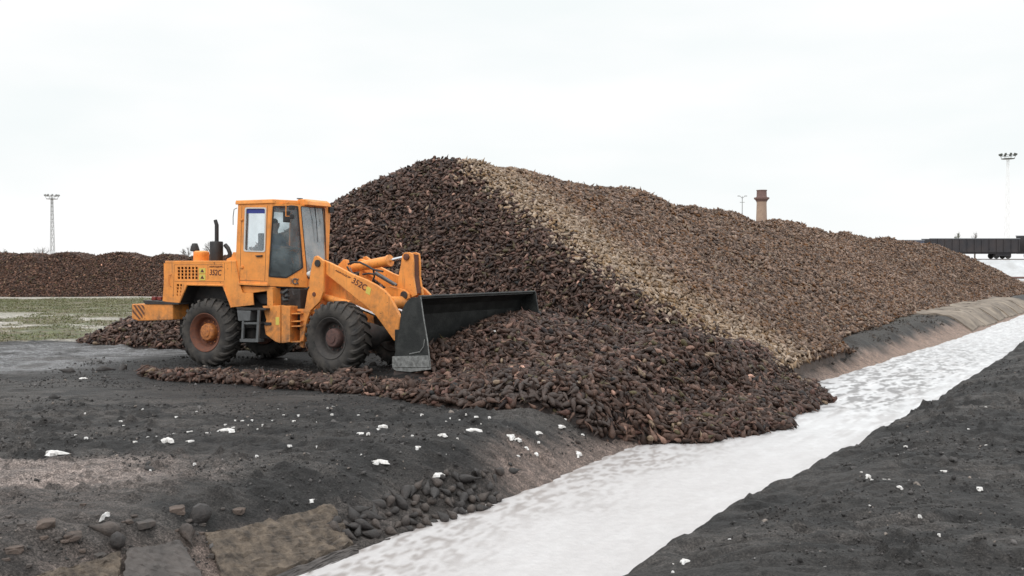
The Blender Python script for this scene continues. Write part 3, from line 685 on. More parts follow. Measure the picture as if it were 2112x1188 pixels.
for i in range(46): stone(random.uniform(5, 700), random.uniform(1045, 1180), random.uniform(8, 24), 'small stone in the muddy rubble along the bottom left of the bank', 'small stones in the lower left rubble', random.choice((stn, stn2, stn2)))
# clods and grit on both banks
n = 90000; x = rng.uniform(-10, 12, n); y = rng.uniform(6.8, 24, n); u, v = uv_(x, y); z = ground(x, y)
k = in_view(x, y, z, 20) & ((v > 4.0) | (v < -.1)) & (fbm(x * .8, y * 1.6, 601, 4) > .47) & (spill(x, y) < z + .0) & (rng.random(n) < np.clip(11 / y, 0, 1) ** 1.5)
x, y, z = x[k], y[k], z[k]; n = len(x); up = np.tile([0, 0, 1.], (n, 1)); S = np.repeat((.026 * np.exp(rng.normal(size=n) * .6))[:, None], 3, 1) * (y[:, None] / 11) ** .5
stp = []
for i in range(6):
    V, Q = beet_proto(5, 5, 700 + i, 0); V = V * (.55, 1.1, .8); stp.append((V, Q))
cc = np.array((.045, .042, .041)) * np.exp(rng.normal(size=(n, 1)) * .45); cc[rng.random(n) < .03] = (.2, .17, .15)
x2 = rng.uniform(5, 36, 60000); y2 = rng.uniform(20, 62, 60000); u2, v2 = uv_(x2, y2); k2 = (v2 > 4.2) & (v2 < 7) & (u2 > 15) & (u2 < 58) & (fbm(x2 * .9, y2 * .9, 611, 4) > .45) & (main_pile(x2, y2) < ground(x2, y2)); x2, y2 = x2[k2], y2[k2]; n2c = len(x2)
far_cl = merge(np.stack([x2, y2, ground(x2, y2) + .01], 1), rotmats(n2c, np.tile([0, 0, 1.], (n2c, 1)), .6), np.repeat((.07 * np.exp(rng.normal(size=n2c) * .5))[:, None], 3, 1), np.array((.045, .036, .030)) * np.exp(rng.normal(size=(n2c, 1)) * .5), stp)
me = beets_mesh('clods', [far_cl, merge(np.stack([x, y, z + .006], 1), rotmats(n, up, .6), S, cc, stp)], mat('clod', (.05, .05, .05), .85, attr='Col', noise=.3, scale=30)); print('clods', n)
o = bpy.data.objects.new('clods', me); C.objects.link(o); tag(o, 'dark crumbs and clods of mud strewn over the banks', kind='stuff')
# ------------------------------------------------------------------ white clumps of foam and lime
fo = mat('white_clump', (.88, .87, .86), .7, 0, .8, 14, (.42, .39, .36), .01, 40)
def clump(px, py, w_, h_, label, group=None, f=None, lift=0):
    x, y = hit(px, py, f or ground, 6, 60); s = y / F
    z = float(ground(np.array([x]), np.array([y]))[0]) if f is None else float(f(np.array([x]), np.array([y]))[0]) + .05
    mb = MB(); n = 16; rx = w_ * s / 2; dep = max(h_ * s / 2 * 2.2, rx * .5); hh = h_ * s * .34
    sd = random.random() * 99; vs = [(x, y, z + hh)]; ph = [1 + .38 * math.sin(3 * g + sd) + .25 * math.sin(5 * g + 2 * sd) for g in [2 * math.pi * k / n for k in range(n)]]
    for rr, zz in ((.45, hh * .95), (.8, hh * .55), (1.0, -.02)):
        for k in range(n):
            g = 2 * math.pi * k / n; q = ph[k] * rr * random.uniform(.72, 1.25); vs.append((x + q * rx * math.cos(g), y + q * dep * math.sin(g), z + zz * random.uniform(.8, 1.1)))
    fs = [(0, 1 + k, 1 + (k + 1) % n) for k in range(n)]
    for r_ in range(2): fs += [(1 + r_ * n + k, 1 + (r_ + 1) * n + k, 1 + (r_ + 1) * n + (k + 1) % n, 1 + r_ * n + (k + 1) % n) for k in range(n)]
    mb.add(vs, fs); o = mb.build('foam_clump', fo, smooth=True, base=(x, y, z)); return tag(o, label, 'foam clump', group)
BIG = [(345, 909, 27, 15, 'oblong white clump left of a smaller round one on the dark mud'), (392, 911, 14, 9, 'small round white clump right of the oblong one'), (468, 888, 36, 11, 'long flat white clump on the mud above the two round ones'),
       (112, 936, 34, 15, 'ragged grey-white clump farthest left on the mud'), (790, 881, 19, 9, 'white clump on the mud midway below the beet row'), (975, 889, 32, 11, 'crescent-shaped white clump near the edge of the beet spill'),
       (1052, 903, 20, 16, 'large ragged white clump on the bank below the spill'), (1068, 910, 18, 11, 'white clump touching the large ragged one on its right'), (1192, 940, 13, 18, 'white egg-shaped clump standing just above the foam'), (782, 955, 32, 13, 'big torn white clump above the beet cluster'),
       (901, 985, 24, 10, 'white clump at the top of the beet cluster'), (745, 894, 18, 6, 'thin white clump left of a smaller one below the row'), (760, 896, 8, 6, 'tiny white clump right of the thin one'), (914, 899, 18, 8, 'white clump left of the crescent-shaped one'),
       (1108, 894, 14, 9, 'slanted white clump above the scraped line on the bank'), (1157, 884, 14, 9, 'pointed white clump nearest the right part of the spill'), (861, 925, 12, 10, 'single white clump above and left of the cluster'), (172, 781, 18, 6, 'white clump by the left end of the beet row'),
       (642, 1037, 12, 6, 'white clump above the tan slab'), (218, 1068, 8, 22, 'curved bone-like white piece at lower left'), (1790, 986, 10, 10, 'bright white clump on the right bank'), (1855, 1006, 12, 7, 'white clump right of the bright one on the right bank'), (2018, 1011, 14, 7, 'slanted white clump at the right of the right bank'),
       (1948, 972, 16, 5, 'flat white clump highest in the group on the right bank'), (1413, 1161, 20, 9, 'white clump low on the right bank by the lip'), (1085, 925, 12, 8, 'white fleck below the large ragged clump'), (1106, 937, 10, 9, 'lowest white fleck on the bank slope')]
for b in BIG: clump(*b)
for i in range(80):
    if i < 24: px = 268 + (i + random.random()) * 18; py = 907 - (px - 268) * .125 + random.gauss(0, 5)
    elif i < 62: px = random.uniform(80, 1240); py = random.choice([random.gauss(860, 12), random.gauss(905, 25), random.uniform(800, 1000)])
    elif i < 72: px = random.uniform(1380, 2112); py = random.uniform(max(900, 1190 - (px - 1300) * .58 + 25), 1180)
    else: px = random.uniform(1750, 2112); py = random.uniform(1190 - (px - 1300) * .58 + 20, 1000)
    clump(px, py, random.uniform(3, 9), random.uniform(2, 4.5), 'tiny white fleck scattered on the dark mud', 'white flecks on the mud')
for px, py, s_ in ((1020, 689, 6), (985, 800, 12), (1200, 838, 7), (1213, 840, 6), (1270, 785, 8), (905, 790, 10), (1010, 787, 8), (1190, 793, 6), (370, 766, 14), (392, 768, 10), (590, 745, 6)):
    clump(px, py, s_, s_ * .6, 'small white lump lying on the brown beets', 'white lumps on the beet spill', f=allz)

# ------------------------------------------------------------------ the wheel loader
LD = empty('wheel_loader', (JO.x, JO.y, 0))
tag(LD, 'orange articulated wheel loader with a wide dark bucket, pushing sugar beets', 'wheel loader')
def part(mb, name, mats, parent=None, **k): return mb.build(name, mats, parent or LD, **k)
def P_(pl, pts): return [pl.px(a, b) for a, b in pts]
def text(s, pl, a, b, h_px, mat_, name, parent, shear=0.0, k=.004, narrow=1.0):
    """lettering on a plane: from pixel a (left end of the baseline) towards pixel b"""
    cu = bpy.data.curves.new(name, 'FONT'); cu.body = s; cu.size = 1; cu.shear = shear; cu.extrude = .01; cu.offset = .012
    tmp = bpy.data.objects.new(name, cu); C.objects.link(tmp); bpy.context.view_layer.update()
    me = bpy.data.meshes.new_from_object(tmp.evaluated_get(bpy.context.evaluated_depsgraph_get())); bpy.data.objects.remove(tmp)
    u0 = Vector(pl.px(*a)); u1 = Vector(pl.px(*b)); ax = (u1 - u0); L = ax.length; ax.normalize(); ay = Vector((-ax.y, ax.x))
    co = np.zeros(len(me.vertices) * 3); me.vertices.foreach_get('co', co); co = co.reshape(-1, 3)
    mn, mx = co.min(0), co.max(0); sx = L / (mx[0] - mn[0]); hh = abs(pl.px(a[0], a[1] - h_px)[1] - u0.y); sy = hh / (mx[1])
    o0 = parent_base(parent)
    for v, c in zip(me.vertices, co):
        p = u0 + ax * ((c[0] - mn[0]) * sx) + ay * (c[1] * sy); v.co = pl.w(p.x, p.y, k + c[2] * .2) - o0
    me.materials.clear(); me.materials.append(mat_); me.name = name
    o = bpy.data.objects.new(name, me); C.objects.link(o); o.parent = parent; return o
OR = M['orange']; DK = M['dark']
def rect(a, b, c, d): return [(a, b), (c, b), (c, d), (a, d)]
# --- rear frame: hood with its fenders
HL = 1.05
A = FRr.pl(-HL); hood_px = [(341, 539), (486, 540), (494, 587), (500, 604), (521, 604), (523, 629), (477, 634), (460, 589), (385, 587), (369, 627), (335, 621)]
hp = P_(A, hood_px)
holes = []
for i in range(6):
    for j in range(4): holes.append(P_(A, rect(366.3 + i * 7.3, 550.5 + j * 6.7, 370.8 + i * 7.3, 555.6 + j * 6.7)))
for i in range(2):
    for j in range(4): holes.append(P_(A, rect(364.5 + i * 7 , 586 + j * 6.6, 369 + i * 6 - j * .9 , 590.8 + j * 6.6)))
mb = MB(); mb.plate(A, hp, [h[::-1] for h in holes], .03)
Bp = FRr.pl(HL - .03); mb.plate(Bp, hp, (), .03, k0=0)
hood = part(mb, 'engine_hood', OR, bevel=.005)
def span(pl, pts, lat0, lat1, mb):       # a profile on a side plane, carried across the machine
    mb.plate(pl, P_(pl, pts), (), lat1 - lat0, 0); return mb
A1 = FRr.pl(-HL + .03)
zt = A.px(341, 539)[1]; x0 = A.px(341, 539)[0]; x1 = A.px(486, 540)[0]; xb = A.px(335, 621)[0]; zb = A.px(335, 621)[1]
mb = MB()
mb.box((0, 0, 0), (1, 1, 1)); mb = MB()
def boxf(mb, fr, xa, xb_, la, lb, za, zb_, mi=0):
    vs = [fr.w(x, l, z) for x in (xa, xb_) for l in (la, lb) for z in (za, zb_)]
    return mb.add(vs, [(0, 1, 3, 2), (4, 6, 7, 5), (0, 4, 5, 1), (2, 3, 7, 6), (0, 2, 6, 4), (1, 5, 7, 3)], mi)
part(boxf(MB(), FRr, x0 - .01, x1, -HL - .004, HL + .004, zt - .045, zt + .012), 'hood_top', OR, bevel=.012)
part(boxf(MB(), FRr, xb + .02, xb + .06, -HL + .03, HL - .03, zb, zt - .045), 'rear_panel', OR)
za = A.px(400, 587)[1]; xf = A.px(477, 630)[0]
part(boxf(boxf(MB(), FRr, xb + .1, x1 + 1.2, -.62, .62, .62, zt - .06), FRr, xb + .08, x1, -HL + .2, HL - .2, za + .04, zt - .06), 'engine_bay', DK)
# sloping arch liners on both sides
for l0, l1 in ((-HL + .031, -.55), (.55, HL - .031)):
    mb = MB(); pr = P_(A, [(369, 627), (385, 587), (460, 589), (477, 634)])
    for (ua, va), (ub, vb) in zip(pr[:-1], pr[1:]):
        o_h = A.o + fr0.m * HL - A.o; q = [FRr.w(ua, l0, va), FRr.w(ub, l0, vb), FRr.w(ub, l1, vb), FRr.w(ua, l1, va)]
        mb.add(q + [p + Vector((0, 0, .03)) for p in q], [(0, 1, 2, 3), (7, 6, 5, 4), (0, 4, 5, 1), (1, 5, 6, 2), (2, 6, 7, 3), (3, 7, 4, 0)])
    part(mb, 'wheel_arch', M['dark'])
# raised rim along the arch, panel seams, door frame lines on the hood
mb = MB(); A2 = FRr.pl(-HL - .022)
for a, b in (((369, 627), (386, 587)), ((386, 587), (461, 589)), ((461, 589), (478, 634))):
    p, q = A.px(*a), A.px(*b); mb.tube([A.w(p[0], p[1], .004), A.w(q[0], q[1], .004)], .022, 6)
part(mb, 'arch_edge', OR)
mb = MB()
for pts in ([(429, 545), (429, 576)], [(463, 542), (463, 578)], [(360, 545), (357, 612)], [(360, 546), (460, 546)], [(360, 580), (462, 581)]):
    p, q = [A.px(*z_) for z_ in pts]; mb.tube([A.w(*p, -.001), A.w(*q, -.001)], .005, 4)
part(mb, 'panel_seam', M['stripe'])
mb = MB(); pts = [A.px(*q) for q in ((354, 566), (351, 567), (349, 575), (350, 588), (354, 590))]
mb.tube([A.w(*pts[0], 0)] + [A.w(*p, .03) for p in pts[1:-1]] + [A.w(*pts[-1], 0)], .008, 6); part(mb, 'hood_handle', OR)
for q in (rect(411, 553, 424, 564), rect(411, 566, 424, 578)):
    mb = MB(); mb.plate(A, P_(A, q), (), .006, .006); d_ = part(mb, 'warning_decal', M['yellow'])
    mb = MB(); cx, cy = (q[0][0] + q[1][0]) / 2, (q[0][1] + q[2][1]) / 2
    mb.plate(A, P_(A, [(cx - 4, cy + 3), (cx + 4, cy + 3), (cx, cy - 4)]), (), .004, .009); part(mb, 'pictogram', M['ink'], d_)
text('352C', A, (432.5, 567), (457, 568), 11.5, M['ink'], 'model_number', hood, .15)
text('АМКОДОР', A, (431, 551.5), (459, 551.5), 3.2, M['ink'], 'maker_lettering', hood, .3)
# counterweight
Cw = FRr.pl(-1.12); cpx = [(272, 627), (356, 627), (356, 660), (285, 662), (272, 657)]
mb = MB(); mb.plate(Cw, P_(Cw, cpx), (), 2.24); cw = part(mb, 'counterweight', OR, bevel=.02)
for i in range(4):
    xa = 274 + i * 8.2; mb = MB()
    poly = [(xa, 629), (xa + 3.8, 629), (min(xa + 22, 299), 629 + min(22, 299 - xa) * 1.45 - 4), (min(xa + 20, 297), 629 + min(22, 299 - xa) * 1.45)]
    if i == 0: poly = [(273.5, 637), (273.5, 643), (287, 658.5), (290.5, 658.5)]
    else:
        xa = 275 + (i - 1) * 8; e_ = min(298, xa + 19); poly = [(xa, 629.5), (xa + 4, 629.5), (e_, 629.5 + (e_ - xa - 4) * 1.45), (e_, 629.5 + (e_ - xa) * 1.45)]
    mb.plate(Cw, P_(Cw, poly), (), .006, .006); part(mb, 'hazard_stripe', M['stripe'], cw)
part(MB().plate(Cw, P_(Cw, [(296, 619), (369, 625), (369, 628), (300, 627)]), (), 2.2, .02), 'rear_deck', DK)
for px, lab in ((302, None), (314, None)):
    c = Cw.px(px, 616); p = Cw.w(c[0], c[1], -.25); part(MB().box(p, (.09, .16, .08)), 'tail_light', M['red'], bevel=.01)
c = Cw.px(322, 612); part(MB().box(Cw.w(c[0], c[1], -.5), (.2, .5, .13)), 'tool_box', M['red'], bevel=.01)
c = Cw.px(330, 612); part(MB().lathe(Cw.w(c[0], c[1], -.2), FRr.h * -1, [(0, .02), (.01, .055), (.05, .06), (.06, .03)], 14), 'work_lamp', M['lamp'])
# things on the hood
T0 = FRr.pl(-.35)
def stack(pl, cx, segs, name, m, n=24, parent=None):      # segs: (pixel y, half width in pixels)
    pr = []; b = pl.px(cx, segs[0][0]); sc = abs(pl.px(cx + 10, segs[0][0])[0] - b[0]) / 10
    for y, hw in segs: pr.append((pl.px(cx, y)[1] - b[1], hw * abs(pl.px(cx, y - 10)[1] - pl.px(cx, y)[1]) / 10))
    return part(MB().lathe(pl.w(*b), (0, 0, 1), pr, n), name, m, parent, smooth=True)
stack(T0, 402, [(541, 3.2), (518, 3.2)], 'intake_pipe', OR, 12)
stack(T0, 402, [(519, 3), (518, 9.2), (515, 9.4), (504, 6), (502, 5), (501.5, 0)], 'intake_cap', M['black'])
stack(FRr.pl(-.45), 415.5, [(542, 15), (528, 15), (526, 16), (520, 15.5), (517.5, 12), (517, 0)], 'header_tank', OR, 28)
stack(FRr.pl(-.62), 446.5, [(542, 13.2), (541, 13.5), (500, 13.5), (498, 12.5), (498, 0)], 'muffler', M['black'], 28)
pl = FRr.pl(-.62); a, b, c2 = pl.px(447, 500), pl.px(447, 464), pl.px(444, 454)
part(MB().tube([pl.w(*a), pl.w(*b), pl.w(*c2)], [.045, .045, .04], 12), 'exhaust_pipe', M['black'], smooth=True)
p = [pl.px(*q) for q in ((458, 505), (464, 512), (468, 522), (466, 540))]; part(MB().tube([pl.w(*q, -.1) for q in p], .05, 8), 'intake_hose', M['black'], smooth=True)
pl = FRr.pl(-.95); part(MB().plate(pl, P_(pl, [(467, 540), (467, 534), (477, 530), (480, 520), (490, 520), (490, 540)]), (), .5), 'cab_mount', OR, bevel=.01)
# --- cab: near-side plane, chamfered front-side plane, windscreen plane, mirrored on the far side
CL = 1.02; CF = .375
K = FRr.pl(-CL)
kt = K.px(560, 419); kb = K.px(552, 590); rt = K.px(491, 420); rb = K.px(487, 541)
G = FRr.pl(-CF); ct = G.px(618, 421); cb = G.px(634, 593); cm = G.px(631, 556)
def mir(fr, p): return fr.w(p[0], p[1], p[2])
KT = FRr.w(kt[0], -CL, kt[1]); KB = FRr.w(kb[0], -CL, kb[1]); CT = FRr.w(ct[0], -CF, ct[1]); CB = FRr.w(cb[0], -CF, cb[1])
print('cab', rt, kt, ct, cb)
def rrect(pts, r=3.0, n=4):
    out = []; m_ = len(pts)
    for i in range(m_):
        p = Vector(pts[i]); a = Vector(pts[i - 1]) - p; b = Vector(pts[(i + 1) % m_]) - p; a.normalize(); b.normalize()
        for k in range(n + 1):
            t = k / n; q = p + a * r * (1 - t) ** 2 + b * r * t ** 2; out.append((q.x, q.y))
    return out
side_px = [(491, 420), (560, 419), (557, 470), (552, 590), (494, 587), (486, 540)]
win_px = rrect([(506.5, 428.5), (549, 428.5), (546.5, 519.5), (503.5, 518)], 4)
def refl(pts, pl_to):            # the same plane coordinates on the far side plane
    return pts
FAR = Pl(FRr.o + FRr.m * CL, FRr.h, (0, 0, 1))
mb = MB(); sp_, wp = P_(K, side_px), P_(K, win_px)
mb.plate(K, sp_, [wp[::-1]], .05); mb.plate(FAR, sp_, [wp[::-1]], .05, .05)
# chamfer planes: origin at the kink foot
def cham(sgn):
    kbp = FRr.w(kb[0], sgn * CL, kb[1]); cbp = FRr.w(cb[0], sgn * CF, cb[1]); ktp = FRr.w(kt[0], sgn * CL, kt[1])
    return Pl(kbp, cbp - kbp, ktp - kbp)
CH = cham(-1)
ch_px = [(560, 419), (618, 422), (634, 593), (552, 590)]
gl_px = rrect([(563.5, 425.5), (614, 425.5), (624.5, 552), (591, 572.5), (554.5, 570)], 3)
cp_, gp = P_(CH, ch_px), P_(CH, gl_px)
cham_pts3 = [CH.w(*p) for p in cp_]
mb.plate(CH, cp_, [gp[::-1]], .05)
def mirror_pt(p):   # mirror in the machine's centre plane
    d = (Vector(p) - FRr.o).dot(FRr.m); return Vector(p) - FRr.m * (2 * d)
m2 = MB(); m2.plate(CH, cp_, [gp[::-1]], .05); mb.add([mirror_pt(q) for q in m2.v], m2.f)
# windscreen frame
WL, WR = CH.w(*cp_[1]), mirror_pt(CH.w(*cp_[1])); BL, BR = CH.w(*cp_[2]), mirror_pt(CH.w(*cp_[2]))
WP = Pl(BL, BR - BL, WL - BL)
def wq(p): q = p - WP.o; return (q.dot(WP.ex), q.dot(WP.ey))
wo4 = [wq(p) for p in (BL, BR, WR, WL)]; Wd = wo4[1][0]; Ht = wo4[2][1]
wi4 = [(.045 + (wo4[3][0]) * .12, Ht * .12), (Wd - .045, Ht * .12), (Wd - .045, Ht - .04), (.045 + wo4[3][0], Ht - .04)]
wi4 = rrect(wi4, .05)
mb.plate(WP, wo4, [wi4[::-1]], .05)
# back wall with its window, floor
RW = Pl(FRr.w(rb[0], CL - .03, rb[1] - .5), -FRr.m, FRr.w(rt[0], 0, rt[1]) - FRr.w(rb[0], 0, rb[1] ))
hz_ = (rt[1] - rb[1]) + .5
mb.plate(RW, [(0, 0), (2 * CL - .06, 0), (2 * CL - .06, hz_), (0, hz_)], [rrect([(.25, .75), (2 * CL - .31, .75), (2 * CL - .31, hz_ - .12), (.25, hz_ - .12)], .06)[::-1]], .04, -.01)
cab = part(mb, 'cab', OR, bevel=.004)
zf = K.px(500, 586)[1]
mb = MB(); fl = [FRr.w(rb[0] + .05, -CL + .055, 0), FRr.w(kb[0], -CL + .055, 0), FRr.w(cb[0] - .06, -CF + .02, 0), FRr.w(cb[0] - .06, CF - .02, 0), FRr.w(kb[0], CL - .055, 0), FRr.w(rb[0] + .05, CL - .055, 0)]
mb.add([p + Vector((0, 0, zf)) for p in fl] + [p + Vector((0, 0, zf - .08)) for p in fl], [(0, 1, 2, 3, 4, 5), (11, 10, 9, 8, 7, 6)] + [(i, i + 6, (i + 1) % 6 + 6, (i + 1) % 6) for i in range(6)])
part(mb, 'cab_floor', DK)
# roof
Zr = kt[1]; za_, zb_ = Zr - .005, Zr + .085
rp = [(rt[0] - .06, CL + .03), (kt[0] + .03, CL + .03), (ct[0] + .02, CF + .05)]
pts = [(x, -l) for x, l in rp] + [(x, l) for x, l in rp[::-1]]
mb = MB(); n = len(pts); mb.add([FRr.w(x, l, za_) for x, l in pts] + [FRr.w(x * 1, l * .985, zb_) for x, l in pts], [tuple(range(n))[::-1], tuple(range(n, 2 * n))] + [(i, (i + 1) % n, n + (i + 1) % n, n + i) for i in range(n)])
part(mb, 'cab_roof', OR, bevel=.015)
# visor hump at the front of the roof
VP_ = FRr.pl(-CF - .03); vis = [(613, 419), (613, 411), (630, 410.5), (636, 415), (639, 423), (620, 424)]
part(MB().plate(VP_, P_(VP_, vis), (), 2 * CF + .06), 'roof_visor', OR, bevel=.02)
part(MB().plate(VP_, P_(VP_, [(612, 410.5), (619, 410.5), (619, 408.5), (612, 408.5)]), (), .1), 'roof_bolt', DK)
# panes
wd = MB().plate(K, P_(K, rrect([(507.5, 429.5), (548, 429.5), (545.5, 518.5), (504.5, 517)], 4)), (), .008, -.02)
part(wd, 'door_window', M['glass'])
def ring(pl, outer, inner, t, k0, name, m, parent=None): return part(MB().plate(pl, P_(pl, outer), [P_(pl, inner)[::-1]], t, k0), name, m, parent)
ring(K, rrect([(505.8, 427.8), (549.8, 427.8), (547.2, 520.2), (502.8, 518.7)], 4.5), rrect([(508.4, 430.4), (547.2, 430.4), (544.8, 517.6), (505.4, 516.2)], 4), .02, .012, 'window_seal', M['white'])
part(MB().plate(K, P_(K, rect(507, 429.5, 548, 440)), (), .006, -.008), 'sun_visor', M['navy'])
part(MB().plate(CH, P_(CH, gl_px), (), .008, -.02), 'side_glass', M['glass3'])
ring(CH, rrect([(562.6, 424.6), (614.8, 424.6), (625.5, 552.6), (591, 573.8), (553.6, 571.2)], 3), rrect([(565.8, 427), (613.2, 427), (622.6, 551.5), (590.6, 571), (556.6, 568.6)], 3), .02, .01, 'glass_seal', M['black'])
m2 = MB().plate(CH, P_(CH, gl_px), (), .008, -.02); m2.v = [tuple(mirror_pt(q)) for q in m2.v]; part(m2, 'side_glass', M['glass'])
part(MB().plate(FAR, wp, (), .008, .02), 'door_window', M['glass'])
part(MB().plate(WP, [(p[0], p[1]) for p in wi4], (), .01, -.02), 'windscreen', M['glass2'])
mo = MB().plate(WP, rrect([(.03 + wo4[3][0] * .12, Ht * .105), (Wd - .03, Ht * .105), (Wd - .03, Ht - .03), (.03 + wo4[3][0], Ht - .03)], .05), [wi4[::-1]], .015, .008); part(mo, 'windscreen_seal', M['black'])
for s_, L_ in ((.35, .55), (.72, .55)):
    part(MB().tube([WP.w(Wd * s_, Ht - .02, .05), WP.w(Wd * (s_ + .12), Ht - L_ * .6, .03), WP.w(Wd * (s_ + .17), Ht - L_ - .25, .02)], .008, 5).tube([WP.w(Wd * (s_ + .05), Ht - .02, .05), WP.w(Wd * (s_ + .17), Ht - L_ - .25, .02)], .006, 5), 'wiper', M['black'])
# door lines, handle, hinges, grab rail, emblem
mb = MB()
for pts in ([(499, 425), (496, 540), (494, 578)], [(494, 578), (551, 580)], [(552, 424), (548, 530), (546, 580)]):
    q = [K.px(*z_) for z_ in pts]; mb.tube([K.w(*p, -.001) for p in q], .006, 4)
door = part(mb, 'door_seam', M['stripe'])
part(MB().plate(K, P_(K, [(527, 527), (542, 526), (542, 529), (532, 530)]), (), .03, .035), 'door_handle', M['black'], bevel=.003)
for hy in (451, 549): part(MB().plate(K, P_(K, rect(497, hy, 502, hy + 4)), (), .03, .03), 'door_hinge', OR, bevel=.004)
part(MB().plate(K, P_(K, [(494, 583), (553, 586), (553, 590), (494, 587.5)]), (), .05, .045), 'door_sill', OR, bevel=.006)
gr = [K.px(*q) for q in ((489, 429), (486, 432), (484, 447), (484, 464))]; part(MB().tube([K.w(*gr[0], 0)] + [K.w(*p, .05) for p in gr[1:]], .008, 6), 'antenna', M['black'])
em = [CH.px(*q) for q in ((608.5, 580),)][0]; esc = .055
mb = MB(); pts = [CH.w(em[0] + math.cos(g) * esc, em[1] + math.sin(g) * esc * 1.05, .012) for g in np.linspace(.6, 5.7, 14)]; mb.tube(pts, .014, 6)
mb.tube([CH.w(em[0] + esc * 1.25, em[1] + esc * 1.1, .012), CH.w(em[0] + esc * .6, em[1], .012), CH.w(em[0] + esc * 1.25, em[1] - esc * 1.1, .012)], .012, 6)
mb.tube([CH.w(em[0] - esc * 1.6, em[1] + esc * 1.1, .01), CH.w(em[0] - esc * 1.6, em[1] - esc * 1.1, .01)], .006, 4); part(mb, 'emblem', M['grey'])
# mirrors with brackets, near and far, and the far work lamp
def br_box(fr, p, size, name, m): part(boxf(MB(), fr, p[0] - size[0] / 2, p[0] + size[0] / 2, p[1] - size[1] / 2, p[1] + size[1] / 2, p[2] - size[2] / 2, p[2] + size[2] / 2), name, m, bevel=.012)
Mi = FRr.pl(-CL - .06); a = Mi.px(589, 419); b = Mi.px(589, 445)
part(MB().tube([Mi.w(*Mi.px(596, 417)), Mi.w(*Mi.px(590, 420)), Mi.w(*Mi.px(589.5, 446)), Mi.w(*Mi.px(604, 446))], .011, 6), 'mirror_bracket', OR)
for pxy, sz in (((602, 446.5), (.06, .1, .1)), ((576, 446), (.07, .18, .24)), ((602, 428), (.10, .10, .09))):
    q = Mi.px(*pxy); br_box(FRr, (q[0], -CL - .06 + (.25 if pxy[0] < 590 else 0), q[1]), sz, 'mirror', M['black'])
Mf = FRr.pl(CF + .18); q = Mf.px(682, 433); part(MB().tube([Mf.w(*Mf.px(668, 426), .15), Mf.w(*Mf.px(682, 430))], .012, 6), 'mirror_bracket', M['black']); br_box(FRr, (q[0], CF + .18, q[1]), (.07, .16, .13), 'mirror', M['black'])
q = Mf.px(678, 470); br_box(FRr, (q[0], CF + .12, q[1] ), (.04, .14, .34), 'mirror', M['black'])
# seat, wheel
S0 = FRr.pl(0)
def s0(px, py): return S0.px(px, py)
q = s0(566, 537); boxf(mb := MB(), FRr, q[0] - .22, q[0] + .28, -.24, .24, q[1] - .12, q[1]); boxf(mb, FRr, q[0] - .30, q[0] - .20, -.22, .22, q[1], q[1] + .62); boxf(mb, FRr, q[0] - .12, q[0] + .12, -.12, .12, zf, q[1] - .12); part(mb, 'driver_seat', M['seat'], bevel=.03)
q = s0(601, 522); mb = MB(); c = FRr.w(q[0], 0, q[1]); ax = (FRr.h * -.6 + Vector((0, 0, .8))).normalized(); e1 = FRr.m; e2 = ax.cross(e1)
mb.tube([c + (e1 * math.cos(g) + e2 * math.sin(g)) * .2 for g in np.linspace(0, 2 * math.pi, 21)], .014, 6); mb.tube([c, c - ax * .55], .03, 8); mb.tube([c + e1 * .2, c - e1 * .2], .012, 5); part(mb, 'steering_wheel', M['black'], smooth=True)
q = s0(620, 560); boxf(mb := MB(), FRr, q[0] - .12, q[0] + .1, -.35, .35, zf, q[1] + .12); part(mb, 'dashboard', M['seat'], bevel=.03)
# --- body below the cab
mb = MB(); boxf(mb, FRr, kb[0] - 1.25, kb[0] + .62, -.70, .70, K.px(540, 690)[1] + .1, zf - .1); part(mb, 'main_frame', DK, bevel=.01)
Lw = FRr.pl(-.98)
part(MB().plate(Lw, P_(Lw, [(496, 590), (551, 592), (551, 600), (521, 604), (500, 604)]), (), .1), 'under_sill', OR, bevel=.006)
part(MB().plate(Lw, P_(Lw, [(550, 591), (562, 592), (563, 632), (551, 632)]), (), .28), 'cab_support', OR, bevel=.01)
part(MB().plate(Lw, P_(Lw, [(511, 606), (548, 606), (548, 630), (528, 628)]), (), .5, -.15), 'filter_housing', M['black'], bevel=.03)
bp_ = [(541, 631), (578, 630), (578, 708), (568, 705), (548, 690), (545, 672), (549, 660)]
bbx = part(MB().plate(Lw, P_(Lw, bp_), (), .75), 'battery_box', OR, bevel=.012)
part(MB().plate(Lw, P_(Lw, [(579, 630), (597, 632), (597, 706), (579, 708)]), (), .7, -.02), 'front_panel', OR, bevel=.01)
part(MB().plate(Lw, P_(Lw, rect(569, 654, 576, 670)), (), .008, .008), 'warning_decal', M['yellow'], bbx)
part(MB().plate(Lw, P_(Lw, [(541, 664), (560, 665), (560, 670), (549, 671)]), (), .02, .02), 'bracket_plate', DK)
# engine clutter in the gap under the cab
random.seed(5)
for i in range(26):
    px, py = random.uniform(505, 632), random.uniform(596, 632); l = random.uniform(.42, .93); g = FRr.pl(-l); q = g.px(px, py)
    if 541 < px < 566: continue
    mb = MB(); e = g.px(px + random.uniform(-14, 14), py + random.uniform(-10, 10)); mb.tube([g.w(*q), g.w((q[0] + e[0]) / 2, (q[1] + e[1]) / 2 - .04, .05), g.w(*e)], random.choice([.012, .02, .03, .045]), 7)
    part(mb, 'engine_hose', [M['black'], M['dark'], M['grey'], M['black']][i % 4], smooth=True)
